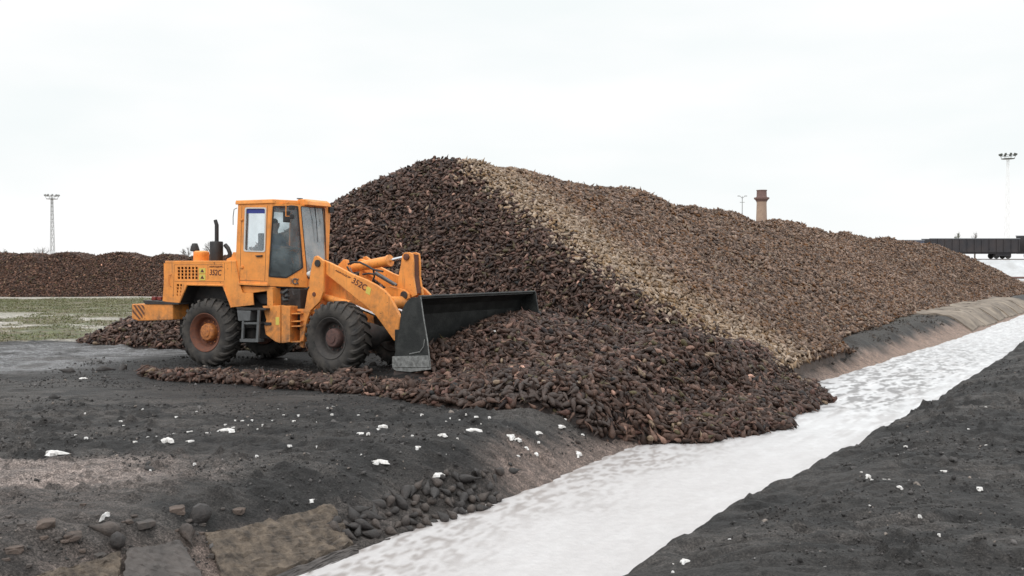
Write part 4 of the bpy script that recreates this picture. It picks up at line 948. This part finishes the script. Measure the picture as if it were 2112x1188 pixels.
# steps
mb = MB(); g = FRr.pl(-1.12)
mb.plate(g, P_(g, [(487, 634), (548, 636), (548, 640), (489, 640)]), (), .34); part(mb, 'top_step', DK, bevel=.006)
part(MB().plate(g, P_(g, [(488, 640), (517, 641), (515, 662), (491, 662)]), (), .3), 'tool_box', M['grey'], bevel=.015)
mb = MB()
mb.plate(g, P_(g, [(531, 640), (536, 640), (532, 706), (527, 706)]), (), .05); mb.plate(g, P_(g, [(499, 662), (503, 662), (501, 702), (497, 702)]), (), .05)
mb.plate(g, P_(g, [(499, 665), (531, 665), (531, 669), (499, 669)]), (), .26, -.003); mb.plate(g, P_(g, [(494, 699), (529, 700), (529, 706), (494, 705)]), (), .26, -.003); part(mb, 'ladder', M['grey'], bevel=.004)
# --- articulation
mb = MB()
for z0, z1 in ((1.08, 1.12), (.95, .98), (.62, .66)):
    vs = [JO + fr0.h * -.55 + fr0.m * l for l in (-.5, .5)] + [JO + ff0.h * .5 + ff0.m * l for l in (.45, -.45)]
    mb.add([v + Vector((0, 0, z)) for z in (z0, z1) for v in vs], [(3, 2, 1, 0), (4, 5, 6, 7), (0, 1, 5, 4), (1, 2, 6, 5), (2, 3, 7, 6), (3, 0, 4, 7)])
mb.tube([JO + Vector((0, 0, .55)), JO + Vector((0, 0, 1.2))], .09, 14); part(mb, 'articulation_joint', OR, bevel=.006)
g = FRr.pl(-.92)
for y in (646, 662, 672, 704): part(MB().plate(g, P_(g, [(596, y), (620, y - 1), (620, y + 2), (596, y + 2.5)]), (), .4), 'hinge_plate', OR, bevel=.004)
# --- front frame
TW = FRf.pl(-.74)
tower = [(648, 529), (653, 527.5), (658, 531), (667, 538), (667, 602), (659, 622), (640, 641), (633, 660), (627, 690), (625, 718), (618, 714), (619, 645), (628, 638), (636, 590), (643, 545)]
TWf = Pl(FRf.o + FRf.m * .80, FRf.h, (0, 0, 1)); tp = P_(TW, tower)
part(MB().plate(TW, tp, (), .06), 'arm_tower', OR, bevel=.008); part(MB().plate(TWf, tp, (), .06), 'arm_tower', OR, bevel=.008)
part(MB().plate(TW, P_(TW, [(613, 637), (640, 638), (640, 644), (614, 642)]), (), .12, .01), 'tower_flange', OR, bevel=.006)
piv = TW.px(656, 543); part(MB().lathe(TW.w(*piv, -.02), TW.n, [(0, .075), (.05, .075), (.055, .0)], 18), 'pivot_pin', DK, smooth=True)
q = TW.px(633, 565); part(MB().lathe(TW.w(q[0], q[1], -.1), FRf.h, [(-.06, .05), (0, .07), (.05, .075), (.06, 0)], 16), 'headlight', M['lamp'], smooth=True)
q = TW.px(648, 607); part(MB().lathe(TW.w(*q), TW.n, [(0, .05), (.015, .045), (.016, 0)], 12), 'tower_bolt', M['rust'])
BX_ = FRf.pl(-.42); part(MB().plate(BX_, P_(BX_, [(650, 560), (668, 560), (709, 592), (714, 625), (720, 700), (640, 710), (640, 640)]), (), .84), 'front_frame', OR, bevel=.012)
q = FRf.pl(0); part(MB().tube([FRf.w(0, -1.0, .74), FRf.w(0, -.35, .74), FRf.w(0, 0, .72), FRf.w(0, .35, .74), FRf.w(0, 1.0, .74)], [.14, .17, .3, .17, .14], 14), 'axle', DK, smooth=True)
part(MB().tube([FRr.w(0, -1.0, .74), FRr.w(0, -.35, .74), FRr.w(0, 0, .72), FRr.w(0, .35, .74), FRr.w(0, 1.0, .74)], [.14, .17, .3, .17, .14], 14), 'axle', DK, smooth=True)
# lift arms
AR = FRf.pl(-.66)
arm = [(650, 548), (650, 538), (656, 533), (668, 537), (678, 541), (700, 552), (725, 565), (753, 576), (776, 588), (792, 599), (803, 611), (812, 628), (825, 654), (819, 696), (822, 706), (812, 702), (794, 677), (776, 652), (755, 632), (735, 616), (707, 593), (669, 563)]
ap = P_(AR, arm); a1 = part(MB().plate(AR, ap, (), .075), 'lift_arm', OR, bevel=.01)
ARf = Pl(FRf.o + FRf.m * .66, FRf.h, (0, 0, 1)); part(MB().plate(ARf, ap, (), .075, 0), 'lift_arm', OR, bevel=.01)
text('352C', AR, (725, 582.5), (755, 600.5), 12.5, M['ink'], 'model_number', a1, .2)
text('АМКОДОР', AR, (691, 558.5), (723, 575), 3.6, M['ink'], 'maker_lettering', a1, .3)
part(MB().plate(AR, P_(AR, [(757, 590), (766, 595), (763, 609), (754, 604)]), (), .008, .006), 'warning_decal', M['yellow'], a1)
mb = MB(); ct_ = AR.px(800, 625); mb.tube([FRf.w(ct_[0], -.6, ct_[1]), FRf.w(ct_[0], .6, ct_[1])], .13, 16); part(mb, 'cross_tube', OR, smooth=True)
# lift cylinders low down, tilt linkage on the centre line
for l in (-.5, .5):
    g = FRf.pl(l if l < 0 else l); a, b = AR.px(655, 612), AR.px(712, 628); c = AR.px(775, 655)
    part(MB().tube([FRf.w(a[0], l, a[1]), FRf.w(b[0], l, b[1])], .075, 14), 'lift_cylinder', OR, smooth=True); part(MB().tube([FRf.w(b[0], l, b[1]), FRf.w(c[0], l, c[1])], .035, 10), 'lift_rod', M['chrome'], smooth=True)
L0 = FRf.pl(-.02)
a, b, c, e = [L0.px(*q) for q in ((716, 557), (738, 550), (801, 538), (832, 531))]
part(MB().tube([L0.w(*b), L0.w(*c)], .105, 20).tube([L0.w(*c), L0.w(c[0] + .05, c[1] + .008)], .125, 20).tube([L0.w(*a), L0.w(*b)], [.07, .1], 14), 'tilt_cylinder', OR, smooth=True)
part(MB().tube([L0.w(*c), L0.w(*e)], .036, 12), 'tilt_rod', M['chrome'], smooth=True)
g = FRf.pl(-.2); part(MB().plate(g, P_(g, [(694, 560), (696, 548), (708, 535), (714, 536), (718, 560), (712, 575)]), (), .09), 'cylinder_mount', OR, bevel=.008)
g = FRf.pl(.12); part(MB().plate(g, P_(g, [(694, 560), (696, 548), (708, 535), (714, 536), (718, 560), (712, 575)]), (), .09), 'cylinder_mount', OR, bevel=.008)
bc = [(829, 527), (834, 521), (843, 520), (850, 523), (852, 540), (852, 571), (858, 609), (850, 613), (841, 603), (831, 596), (819, 595), (822, 567), (827, 544)]
for l in (-.13, .09):
    g = FRf.pl(l); base_ = FRf.pl(-.13); part(MB().plate(g, P_(base_, bc), (), .05), 'bell_crank', OR, bevel=.008)
g = FRf.pl(-.13); part(MB().plate(g, P_(g, [(843, 525), (850, 525), (851, 571), (856, 605), (850, 605), (846, 571)]), (), .16, -.05), 'crank_web', M['rust'])
q = g.px(839, 530); part(MB().lathe(g.w(*q, -.30), g.n, [(0, .07), (.335, .07), (.345, .05), (.345, 0)], 14), 'pivot_pin', M['rust'], smooth=True)
cr_ = [(788, 597), (803, 590), (818, 594), (832, 597), (842, 605), (843, 615), (833, 624), (814, 632), (806, 622), (792, 604)]
for l in (-.22, .16): g = FRf.pl(l); part(MB().plate(g, P_(FRf.pl(-.22), cr_), (), .06), 'crank_support', OR, bevel=.008)
g = FRf.pl(-.22); q = g.px(834, 609); part(MB().lathe(g.w(*q, 0), g.n, [(0, .085), (.03, .085), (.032, .05), (.04, .05), (.04, 0)], 16), 'pivot_pin', DK, smooth=True)
# hoses
for i, pts in enumerate(([(718, 545), (726, 541), (742, 541), (757, 548), (770, 556), (790, 560)], [(716, 550), (722, 562), (735, 575), (752, 582)], [(748, 566), (760, 564), (775, 566), (790, 575), (812, 588)], [(722, 552), (726, 562), (738, 570), (758, 580), (782, 592)], [(770, 556), (772, 570), (768, 582)], [(666, 538), (672, 536), (690, 545)])):
    g = FRf.pl([-.28, -.35, -.3, -.48, -.25, -.5][i]); part(MB().tube([g.w(*g.px(*q)) for q in pts], [.022, .02, .02, .012, .02, .015][i], 8), 'hydraulic_hose', [M['black'], M['black'], M['black'], M['grey'], M['black'], M['black']][i], smooth=True)
g = FRf.pl(-.3)
part(MB().tube([g.w(*g.px(775, 562)), g.w(*g.px(818, 588))], .03, 8), 'hydraulic_pipe', M['grey'], smooth=True)
# --- bucket
Bn = FRf.pl(-BW / 2)
sidep = [(847, 614), (866, 612), (872, 655), (880, 702), (886, 757), (812, 757), (813, 735), (822, 690), (827, 645), (836, 625)]
sp2 = P_(Bn, sidep)
bk = part(MB().plate(Bn, sp2, (), .04), 'bucket_side', M['bucket'], bevel=.004)
Bf = Pl(FRf.o + FRf.m * BW / 2, FRf.h, (0, 0, 1)); part(MB().plate(Bf, sp2, (), .04, .04), 'bucket_side', M['bucket'], bevel=.004)
prof = [(863, 612.5), (850, 617), (838, 628), (829, 648), (823, 692), (815, 735), (816, 757), (884, 758)]
pf = P_(Bn, prof); th = .035; mb = MB(); n = len(pf)
c_ = Vector(pf[0]); cent = Vector((sum(p[0] for p in pf) / n + .25, sum(p[1] for p in pf) / n))
inn = []
for i, p in enumerate(pf):
    d = (cent - Vector(p)).normalized() * th; inn.append((p[0] + d.x, p[1] + d.y))
for L_ in (-BW / 2 + .04, BW / 2 - .04):
    mb.v += [tuple(FRf.w(p[0], L_, p[1])) for p in pf] + [tuple(FRf.w(p[0], L_, p[1])) for p in inn]
for i in range(n - 1):
    mb.f += [(i, i + 1, i + 1 + 2 * n, i + 2 * n), (n + i, 3 * n + i, 3 * n + i + 1, n + i + 1)]
mb.f += [(0, 2 * n, 3 * n, n), (n - 1, 2 * n - 1, 4 * n - 1, 3 * n - 1)]; mb.m = [0] * len(mb.f)
bs = part(mb, 'bucket', M['bucket'])
mb = MB(); e0, e1_ = Bn.px(884, 758), Bn.px(888, 763); b0 = Bn.px(812, 757)
part(MB().plate(Bn, P_(Bn, [(811, 735), (884, 733), (887, 757), (811, 758)]), (), .03, .032), 'wear_plate', M['wornsteel'], bevel=.006)
part(MB().plate(Bn, P_(Bn, [(811, 759), (888, 758), (889, 762), (850, 767), (820, 765)]), (), .12, .03), 'corner_shoe', M['wornsteel'], bevel=.006)
boxf(mb := MB(), FRf, e0[0] - .16, e0[0] + .06, -BW / 2 + .13, BW / 2, e0[1] - .05, e0[1] - .004); part(mb, 'cutting_edge', M['wornsteel'], bevel=.006)
mb = MB(); q = [Bn.px(*p) for p in ((866, 612), (872, 655), (880, 702), (886, 757))]; mb.tube([Bn.w(*p, -.02) for p in q], .014, 6); part(mb, 'side_edge', M['wornsteel'])
mb = MB(); q0 = pf[0]; mb.tube([FRf.w(q0[0], -BW / 2 + .01, q0[1] + .008), FRf.w(q0[0], BW / 2, q0[1] + .008)], .02, 6); part(mb, 'top_edge', M['bucket'])
mb = MB(); mb.tube([Bn.w(*Bn.px(*p), .004) for p in ((876, 700), (874, 715), (866, 726), (845, 730))], .012, 5); part(mb, 'scrape_weld', M['wornsteel'])
for l in (-.66, .66, 0):
    g = Bn; a = g.px(828, 655); boxf(mb := MB(), FRf, ap[13][0] - .02, Bn.px(822, 690)[0] - .02, l - .05, l + .05, .55, .95); part(mb, 'bucket_bracket', M['bucket'], bevel=.01)
# --- wheels
def wheel(fr, side, rim_m, hub_m, rot):
    W = empty('wheel', (0, 0, 0)); W.parent = LD
    ax = fr.m * side; c = fr.w(0, side * HW, .75); a0 = (fr.h * math.cos(rot) + Vector((0, 0, math.sin(rot))))
    pr = [(-.05, .42), (-.03, .44), (-.012, .47), (0, .52), (.004, .57), (-.006, .62), (-.03, .665), (-.07, .695), (-.14, .708), (-.27, .712), (-.40, .708), (-.47, .695), (-.51, .665), (-.534, .62), (-.54, .57), (-.53, .47), (-.49, .42)]
    mb = MB().lathe(c, ax, pr, 64, a0=a0, cap=False); b_ = ax.cross(a0)
    N = 22
    for sgn in (0, 1):
        for k in range(N):
            g0 = 2 * math.pi * (k + .5 * sgn) / N; vs = []
            for d, ri, ro, an, hw in ((.006, .60, .640, -.03, .035), (-.02, .64, .705, 0, .055), (-.08, .68, .748, .05, .058), (-.16, .69, .753, .12, .055), (-.285, .69, .755, .20, .045)):
                if sgn: d = -.54 - d
                for rr, s_ in ((ri, -1), (ri, 1), (ro, .8), (ro, -.8)):
                    g = g0 + an + s_ * hw; vs.append(c + ax * d + (a0 * math.cos(g) + b_ * math.sin(g)) * rr)
            m_ = 5; fs = [(i * 4 + j, i * 4 + (j + 1) % 4, (i + 1) * 4 + (j + 1) % 4, (i + 1) * 4 + j) for i in range(m_ - 1) for j in range(4)] + [(0, 1, 2, 3), (16, 17, 18, 19)]
            mb.add(vs, fs)
    part(mb, 'tyre', M['rubber'], W, smooth=True)
    part(MB().lathe(c, ax, [(-.54, .40), (-.05, .425), (-.03, .435), (-.022, .425), (-.03, .405), (-.06, .385), (-.075, .36), (-.10, .335), (-.2, .318), (-.215, .30), (-.215, .19), (-.25, .18), (-.5, .3), (-.54, .40)], 56, a0=a0, cap=False), 'rim', rim_m, W, smooth=True)
    hb = MB().lathe(c, ax, [(-.28, .20), (-.13, .20), (-.10, .19), (-.075, .165), (-.07, .10), (-.055, .095), (-.05, .0)], 32, a0=a0)
    for k in range(12):
        g = 2 * math.pi * k / 12; p = c + ax * -.215 + (a0 * math.cos(g) + b_ * math.sin(g)) * .25; hb.lathe(p, ax, [(0, .016), (.03, .016), (.03, 0)], 6)
    part(hb, 'hub', hub_m, W, smooth=True)
wheel(FRr, -1, M['rust'], M['hub_orange'], .1); wheel(FRr, 1, M['rust'], M['hub_orange'], .3)
wheel(FRf, -1, M['rim_dark'], M['hub_dark'], .2); wheel(FRf, 1, M['rim_dark'], M['hub_dark'], .4)

# ------------------------------------------------------------------ the driver
def skin(name, verts, edges, radii, m, parent, root=0, lv=2):
    me = bpy.data.meshes.new(name); me.from_pydata([tuple(v) for v in verts], edges, []); me.materials.append(m)
    o = bpy.data.objects.new(name, me); C.objects.link(o)
    sk = o.modifiers.new('skin', 'SKIN'); sk.use_smooth_shade = True
    me.skin_vertices.new() if not me.skin_vertices else None
    for i, r_ in enumerate(radii): me.skin_vertices[0].data[i].radius = (r_, r_) if not isinstance(r_, tuple) else r_
    me.skin_vertices[0].data[root].use_root = True
    s = o.modifiers.new('sub', 'SUBSURF'); s.levels = s.render_levels = lv
    if parent: o.parent = parent
    return o
hip = s0(567, 529); hx, hz = hip[0], hip[1] + .03
def dv(x, l, z): return FRr.h * (x) + FRr.m * l + Vector((0, 0, z))
PO = FRr.w(hx, 0, hz)
V = [dv(0, 0, 0), dv(-.02, 0, .18), dv(-.02, 0, .38), dv(0, 0, .50), dv(.02, 0, .57), dv(.035, 0, .66), dv(.03, 0, .75)]; Rr = [.13, .12, .13, .075, .05, (.075, .085), (.07, .08)]
E = [(i, i + 1) for i in range(6)]; vj = list(V[:4]); rj = [.155, .15, .16, .085]; ej = [(0, 1), (1, 2), (2, 3)]; vt = [dv(0, 0, 0)]; rt_ = [.16]; et = []
for s_ in (-1, 1):
    n = len(V); V += [dv(0, .17 * s_, .43), dv(.10, .24 * s_, .19), dv(.33, .15 * s_, .16), dv(.40, .14 * s_, .17)]; Rr += [.06, .048, .035, (.028, .042)]; E += [(2, n), (n, n + 1), (n + 1, n + 2), (n + 2, n + 3)]
    for fi in range(4):
        m_ = len(V); y = (.14 + (fi - 1.5) * .021) * s_; ln = (.9, 1.05, 1, .78)[fi]
        V += [dv(.445, y, .18), dv(.445 + .03 * ln, y, .165), dv(.445 + .028 * ln, y, .135)]; Rr += [.0095, .009, .008]; E += [(n + 3, m_), (m_, m_ + 1), (m_ + 1, m_ + 2)]
    m_ = len(V); V += [dv(.40, (.14 - .05) * s_, .16), dv(.44, (.14 - .055) * s_, .145)]; Rr += [.011, .009]; E += [(n + 3, m_), (m_, m_ + 1)]
    n = len(V); V += [dv(.05, .10 * s_, -.02), dv(.45, .14 * s_, .03), dv(.55, .13 * s_, -.36), dv(.68, .14 * s_, -.38)]; Rr += [.09, .062, .045, .04]; E += [(0, n), (n, n + 1), (n + 1, n + 2), (n + 2, n + 3)]
    n = len(vj); vj += [dv(0, .18 * s_, .43), dv(.10, .245 * s_, .19), dv(.31, .155 * s_, .16)]; rj += [.078, .062, .048]; ej += [(2, n), (n, n + 1), (n + 1, n + 2)]
    n = len(vt); vt += [dv(.05, .10 * s_, -.02), dv(.45, .14 * s_, .03), dv(.54, .13 * s_, -.32)]; rt_ += [.105, .078, .062]; et += [(0, n), (n, n + 1), (n + 1, n + 2)]
n = len(V); V += [dv(.135, 0, .69)]; Rr += [.013]; E += [(5, n)]
pe = skin('person', V, E, Rr, M['skin'], None); pe.location = PO; tag(pe, 'seated driver in a dark blue work jacket holding the steering wheel in the orange cab', 'person')
skin('jacket', vj, ej, rj, M['jacket'], pe); skin('trousers', vt, et, rt_, M['trousers'], pe)
skin('hair', [dv(-.01, 0, .70), dv(.0, 0, .78), dv(.05, 0, .82)], [(0, 1), (1, 2)], [(.075, .088), (.085, .09), .05], M['hair'], pe)
mb = MB()
for s_ in (-1, 1): mb.lathe(dv(.105, .032 * s_, .715), FRr.h, [(0, .014), (.01, .012), (.014, 0)], 8)
o = mb.build('eyes', M['white'], pe); 
for v in o.data.vertices: v.co = v.co + PO   # built in the person's own space

# ------------------------------------------------------------------ background
far_steel = mat('galvanised_steel', (.30, .31, .31), .6, .2); hazed_steel = mat('overexposed_steel', (.93, .94, .94), .5)  # second steel: near-white colour paints in the overexposed haze on the right mast
brick = mat('weathered_brick', (.19, .12, .105), .9, 0, .7, 1.2, (.13, .08, .075), 0); cream = mat('buff_render', (.42, .31, .23), .9, 0, .8, .8, (.30, .21, .17))
def mast(px, ptop, Y, wpx, label, m_body, m_ring, low=False):
    top = at_y(px, ptop, Y); s = Y / F; r = wpx * s / 2; H = top.z; x, y = top.x, Y
    t = empty('floodlight_mast', (x, y, 0)); tag(t, label, 'lighting mast')
    mb = MB(); wb, wt = .6, .22
    for a in range(4):
        g = math.pi / 4 + a * math.pi / 2; g2 = g + math.pi / 2
        mb.tube([(x + wb * math.cos(g), y + wb * math.sin(g), 0), (x + wt * math.cos(g), y + wt * math.sin(g), H - .5)], .05 if m_body is not hazed_steel else .028, 4)
        nseg = 20
        for k in range(nseg):
            f0, f1 = k / nseg, (k + 1) / nseg; w0 = wb + (wt - wb) * f0; w1 = wb + (wt - wb) * f1; z0, z1 = f0 * (H - .5), f1 * (H - .5)
            ga, gb = (g, g2) if k % 2 else (g2, g)
            mb.tube([(x + w0 * math.cos(ga), y + w0 * math.sin(ga), z0), (x + w1 * math.cos(gb), y + w1 * math.sin(gb), z1)], .028 if m_body is not hazed_steel else .014, 4)
    mb.build('lattice_tower', m_body, t)
    mb = MB()
    for zz, rr in ((H - .9, r * .8), (H - .25, r)): mb.tube([(x + rr * math.cos(g), y + rr * math.sin(g), zz) for g in np.linspace(0, 2 * math.pi, 25)], .045, 5)
    for k in range(8): g = k * math.pi / 4; mb.tube([(x, y, H - .9), (x + r * .8 * math.cos(g), y + r * .8 * math.sin(g), H - .9), (x + r * math.cos(g), y + r * math.sin(g), H - .25)], .03, 4)
    mb.lathe((x, y, H - .97), (0, 0, 1), [(0, .3), (.04, r * .8), (.08, r * .8), (.08, 0)], 20)
    mb.build('lamp_platform', m_ring, t)
    for k in range(10):
        g = k * math.pi / 5 + .2; q = MB(); q.box((x + r * math.cos(g), y + r * math.sin(g), H - .08), (.34, .34, .34), Matrix.Rotation(g, 3, 'Z') @ Matrix.Rotation(.5, 3, 'Y')); q.build('floodlight', m_ring, t, bevel=.03)
mast(107, 402, 215, 27, 'tall grey lattice mast with a round lamp platform behind the far beet pile', far_steel, far_steel)
mast(2079, 318, 190, 31, 'tall pale mast with a dark round lamp platform above the goods wagons', hazed_steel, mat('dark_platform', (.10, .11, .10), .7))
# chimney
c = at_y(1571, 392, 160); s = 160 / F; z = lambda py: at_y(1571, py, 160).z
ch = empty('chimney', (c.x, 160, 0)); tag(ch, 'buff factory chimney with a dark red brick collar showing above the beet ridge', 'chimney')
MB().lathe((c.x, 160, 0), (0, 0, 1), [(0, 1.15), (z(420), 10 * s), (z(414), 10.5 * s)], 28).build('shaft', cream, ch, smooth=True)
MB().lathe((c.x, 160, 0), (0, 0, 1), [(z(416), 10.6 * s), (z(412), 13 * s), (z(410.5), 15.5 * s), (z(407.5), 15.5 * s), (z(407), 11.5 * s), (z(405), 10.3 * s), (z(394), 10 * s), (z(393.5), 10.8 * s), (z(392), 10.8 * s), (z(392), 8 * s), (z(396), 8 * s)], 28).build('collar', brick, ch, smooth=True)
# slim lamp post
c = at_y(1531, 405, 140); t = empty('street_lamp', (c.x, 140, 0)); tag(t, 'slim grey lamp post with two arms left of the chimney', 'street lamp')
MB().tube([(c.x, 140, 0), (c.x, 140, c.z)], [.09, .05], 8).build('pole', far_steel, t)
for d in (-1, 1): MB().tube([(c.x, 140, c.z - .3), (c.x + d * .35, 140, c.z + .05)], .035, 5).box((c.x + d * .5, 140, c.z + .05), (.35, .16, .1)).build('lamp_arm', far_steel, t)
MB().tube([(c.x - .35, 140, c.z - .85), (c.x + .35, 140, c.z - .85)], .04, 5).build('cross_bar', far_steel, t)
# embankment, track and wagons
snow = mat('pale_ballast', (.62, .64, .66), .9, 0, .8, .35, (.40, .40, .40), .05, 3)
WY_ = 150
zr = at_y(2075, 533, WY_ - 1.5).z
mb = MB(); x0_, x1_ = 45, 150; prf = [(WY_ - 9.5, -.3), (WY_ - 3.4, zr - .25), (WY_ + 3.4, zr - .25), (WY_ + 10, -.3)]
npt = 60; vs = []; 
for i in range(npt + 1):
    x = x0_ + (x1_ - x0_) * i / npt
    for y, z_ in prf: vs.append((x, y + random.uniform(-.3, .3), z_ + random.uniform(-.06, .06)))
mb.add(vs, [(i * 4 + j, i * 4 + j + 1, i * 4 + j + 5, i * 4 + j + 4) for i in range(npt) for j in range(3)]); e = mb.build('embankment', snow); tag(e, 'pale gravel railway embankment under the wagons', kind='structure')
mb = MB(); mb.tube([(50, WY_ - 11, .45), (150, WY_ - 11, .45)], .16, 6)
for i in range(26): mb.box((50 + i * 4, WY_ - 11, .18), (.15, .15, .5))
tag(mb.build('pipe_rail', brick), 'dark low pipe running along the foot of the pale embankment', 'pipe')
rl = MB(); [rl.box((95, WY_ + d, zr - .13), (110, .07, .14)) for d in (-.76, .76)]
t_ = rl.build('railway_track', mat('rail', (.12, .09, .08), .6)); tag(t_, 'steel railway rails on the pale embankment', kind='structure')
wag = mat('dark_wagon_paint', (.030, .030, .036), .7, 0, .8, .6, (.055, .045, .045))
wagl = mat('wagon_top_rim', (.20, .21, .23), .7)
def wagon(xa, xb, label, dz=0, col=wag):
    t = empty('goods_wagon', ((xa + xb) / 2, WY_, zr)); tag(t, label, 'railway wagon', None)
    ht = at_y(2000, 493, WY_ - 1.5).z + dz; y0, y1 = WY_ - 1.5, WY_ + 1.5; zb2 = zr + .95
    mb = MB(); 
    for (a, b, c, d) in ((xa, xb, y0, y0 + .08), (xa, xb, y1 - .08, y1), (xa, xa + .08, y0 + .08, y1 - .08), (xb - .08, xb, y0 + .08, y1 - .08)): mb.box(((a + b) / 2, (c + d) / 2, (zb2 + ht) / 2), (b - a, d - c, ht - zb2))
    mb.box(((xa + xb) / 2, WY_, zb2 - .12), (xb - xa, 2.6, .22)); mb.build('body', col, t)
    q = MB(); q.box(((xa + xb) / 2, y0 + .02, ht + .06), (xb - xa + .1, .22, .12)); q.box(((xa + xb) / 2, y1 - .02, ht + .06), (xb - xa + .1, .22, .12)); q.build('top_rim', wagl, t)
    n_ = 13
    for i in range(n_): x = xa + .12 + (xb - xa - .24) * i / (n_ - 1); MB().box((x, y0 - .07, (zb2 + ht) / 2), (.14, .13, ht - zb2 - .05)).build('rib', col, t)
    for bx in (xa + 2.3, xb - 2.3):
        b = MB().box((bx, y0 + .45, zr + .55), (2.4, .25, .35)).box((bx, y1 - .45, zr + .55), (2.4, .25, .35)).build('bogie', col, t)
        for d in (-.9, .9):
            MB().lathe((bx + d, y0 + .55, zr + .42), (0, 1, 0), [(0, .42), (.1, .48), (.14, .48), (.14, 0)], 18).lathe((bx + d, y1 - .7, zr + .42), (0, 1, 0), [(0, .42), (.1, .48), (.14, .48), (.14, 0)], 18).build('wheelset', DK, b)
xw = at_y(1918, 500, WY_ - 1.5).x; xe = at_y(2103, 500, WY_ - 1.5).x
wagon(xw, xe, 'long dark open goods wagon on the embankment at the right edge')
wagon(xe + 1.0, xe + 14.5, 'dark goods wagon cut by the right edge of the view', .5)
wagon(xw - 14.6, xw - .9, 'goods wagon mostly hidden behind the beet ridge, left of the long one', -.25, mat('blue_grey_wagon', (.10, .11, .15), .7))
# trees
bark = mat('bare_bark', (.10, .085, .075), .9); leafm = mat('late_leaves', (.07, .075, .045), .9)
def tree(px, ptop, Y, wpx, label, leafy=0, seed=1, group=None):
    r = random.Random(seed); top = at_y(px, ptop, Y); H = top.z; x, y = top.x, Y; s = Y / F; Rw = wpx * s / 2
    t = empty('bare_tree' if not leafy else 'round_tree', (x, y, 0)); tag(t, label, 'tree', group)
    tr = MB(); tr.tube([(x, y, 0), (x + r.uniform(-.1, .1), y, H * .35), (x + r.uniform(-.2, .2), y, H * .6)], [H * .03, H * .02, H * .012], 6); tr.build('trunk', bark, t)
    cr = MB()
    def br(p, d, L, rad, lv):
        e = p + d * L; cr.tube([p, p + d * L * .5 + Vector((r.uniform(-.05, .05), 0, r.uniform(-.02, .05))) * L, e], [rad, rad * .75, rad * .5], 3, cap=False)
        if lv == 0:
            if leafy:
                for k in range(leafy): c = e + Vector((r.gauss(0, .4), r.gauss(0, .4), r.gauss(0, .35))) * L * .8; a = Vector((r.gauss(0, 1), r.gauss(0, 1), r.gauss(0, 1))).normalized() * L * .16; b = a.orthogonal() * r.uniform(.5, 1); cr.add([c - a, c + b, c + a, c - b], [(0, 1, 2, 3)])
            return
        for k in range(r.choice((3, 4))):
            nd = (d + Vector((r.uniform(-1, 1), r.uniform(-1, 1), r.uniform(-.35, .8))) * .8).normalized(); br(p + d * L * r.uniform(.45, 1), nd, L * r.uniform(.55, .78), rad * .55, lv - 1)
    for k in range(9):
        g = k * 2.4; f = .3 + .3 * k / 9; d = Vector((math.cos(g) * Rw / H * 1.4, math.sin(g) * Rw / H * 1.4, .75)).normalized()
        br(Vector((x, y, H * f)), d, min(H * .26, max(Rw * .75, H * .16)), H * .010, 3)
    zz = max(v[2] for v in cr.v); k_ = (H - H * .3) / max(zz - H * .3, .1); xr = max(abs(v[0] - x) for v in cr.v); kx = Rw / max(xr, .1)
    cr.v = [(x + (v[0] - x) * kx, y + (v[1] - y) * kx, H * .3 + (v[2] - H * .3) * k_ if v[2] > H * .3 else v[2]) for v in cr.v]
    cr.build('crown', leafm if leafy else bark, t)
tree(4, 513, 170, 26, 'dark round tree at the left edge behind the far beet pile', 7, 3)
tree(86, 507, 180, 40, 'low bare tree behind the far beet pile left of the mast foot', 0, 4)
tree(335, 519, 190, 17, 'small round leafy tree on the skyline left of the loader', 8, 5)
tree(384, 502, 200, 34, 'wispy bare tree on the skyline above the loader hood', 0, 6)
tree(434, 490, 200, 36, 'taller wispy bare tree beside the loader exhaust', 0, 8)
tree(1975, 477, 230, 26, 'small round tree showing over the long wagon', 8, 9)
tree(2011, 476, 240, 18, 'thin bare tree showing over the long wagon', 0, 10)
# grass on the field
gmx = mat('grass_blades', (.10, .125, .045), .8, 0, .9, .6, (.20, .175, .10))
n = 80000; gx_ = rng.uniform(-40, -6, n); gy_ = rng.uniform(28.5, 66, n); k = ((fbm(gx_ * .30, gy_ * .42, 131, 5) < .53) | (gy_ > 47)) & in_view(gx_, gy_, gx_ * 0, 40) & (vn(gx_ * .5, gy_ * .9, 55) > .25) & ~((gx_ > -13.5) & (gy_ > 26) & (gy_ < 31)); gx_, gy_ = gx_[k], gy_[k]; gz_ = ground(gx_, gy_); n = len(gx_)
ang = rng.uniform(0, 6.28, n); hh = rng.uniform(.03, .09, n); wv = .015 + .015 * rng.random(n)
Vg = np.zeros((n, 3, 3)); Vg[:, 0] = np.stack([gx_ - np.cos(ang) * wv, gy_ - np.sin(ang) * wv, gz_], 1); Vg[:, 1] = np.stack([gx_ + np.cos(ang) * wv, gy_ + np.sin(ang) * wv, gz_], 1); Vg[:, 2] = np.stack([gx_ + rng.normal(size=n) * .05, gy_ + rng.normal(size=n) * .05, gz_ + hh], 1)
me = np_mesh('grass', Vg.reshape(-1, 3), np.arange(3 * n).reshape(n, 3), 3); me.materials.append(gmx); o = bpy.data.objects.new('grass', me); C.objects.link(o); tag(o, 'short green-brown grass growing in patches on the field', kind='stuff')
print('objects', len(bpy.data.objects))
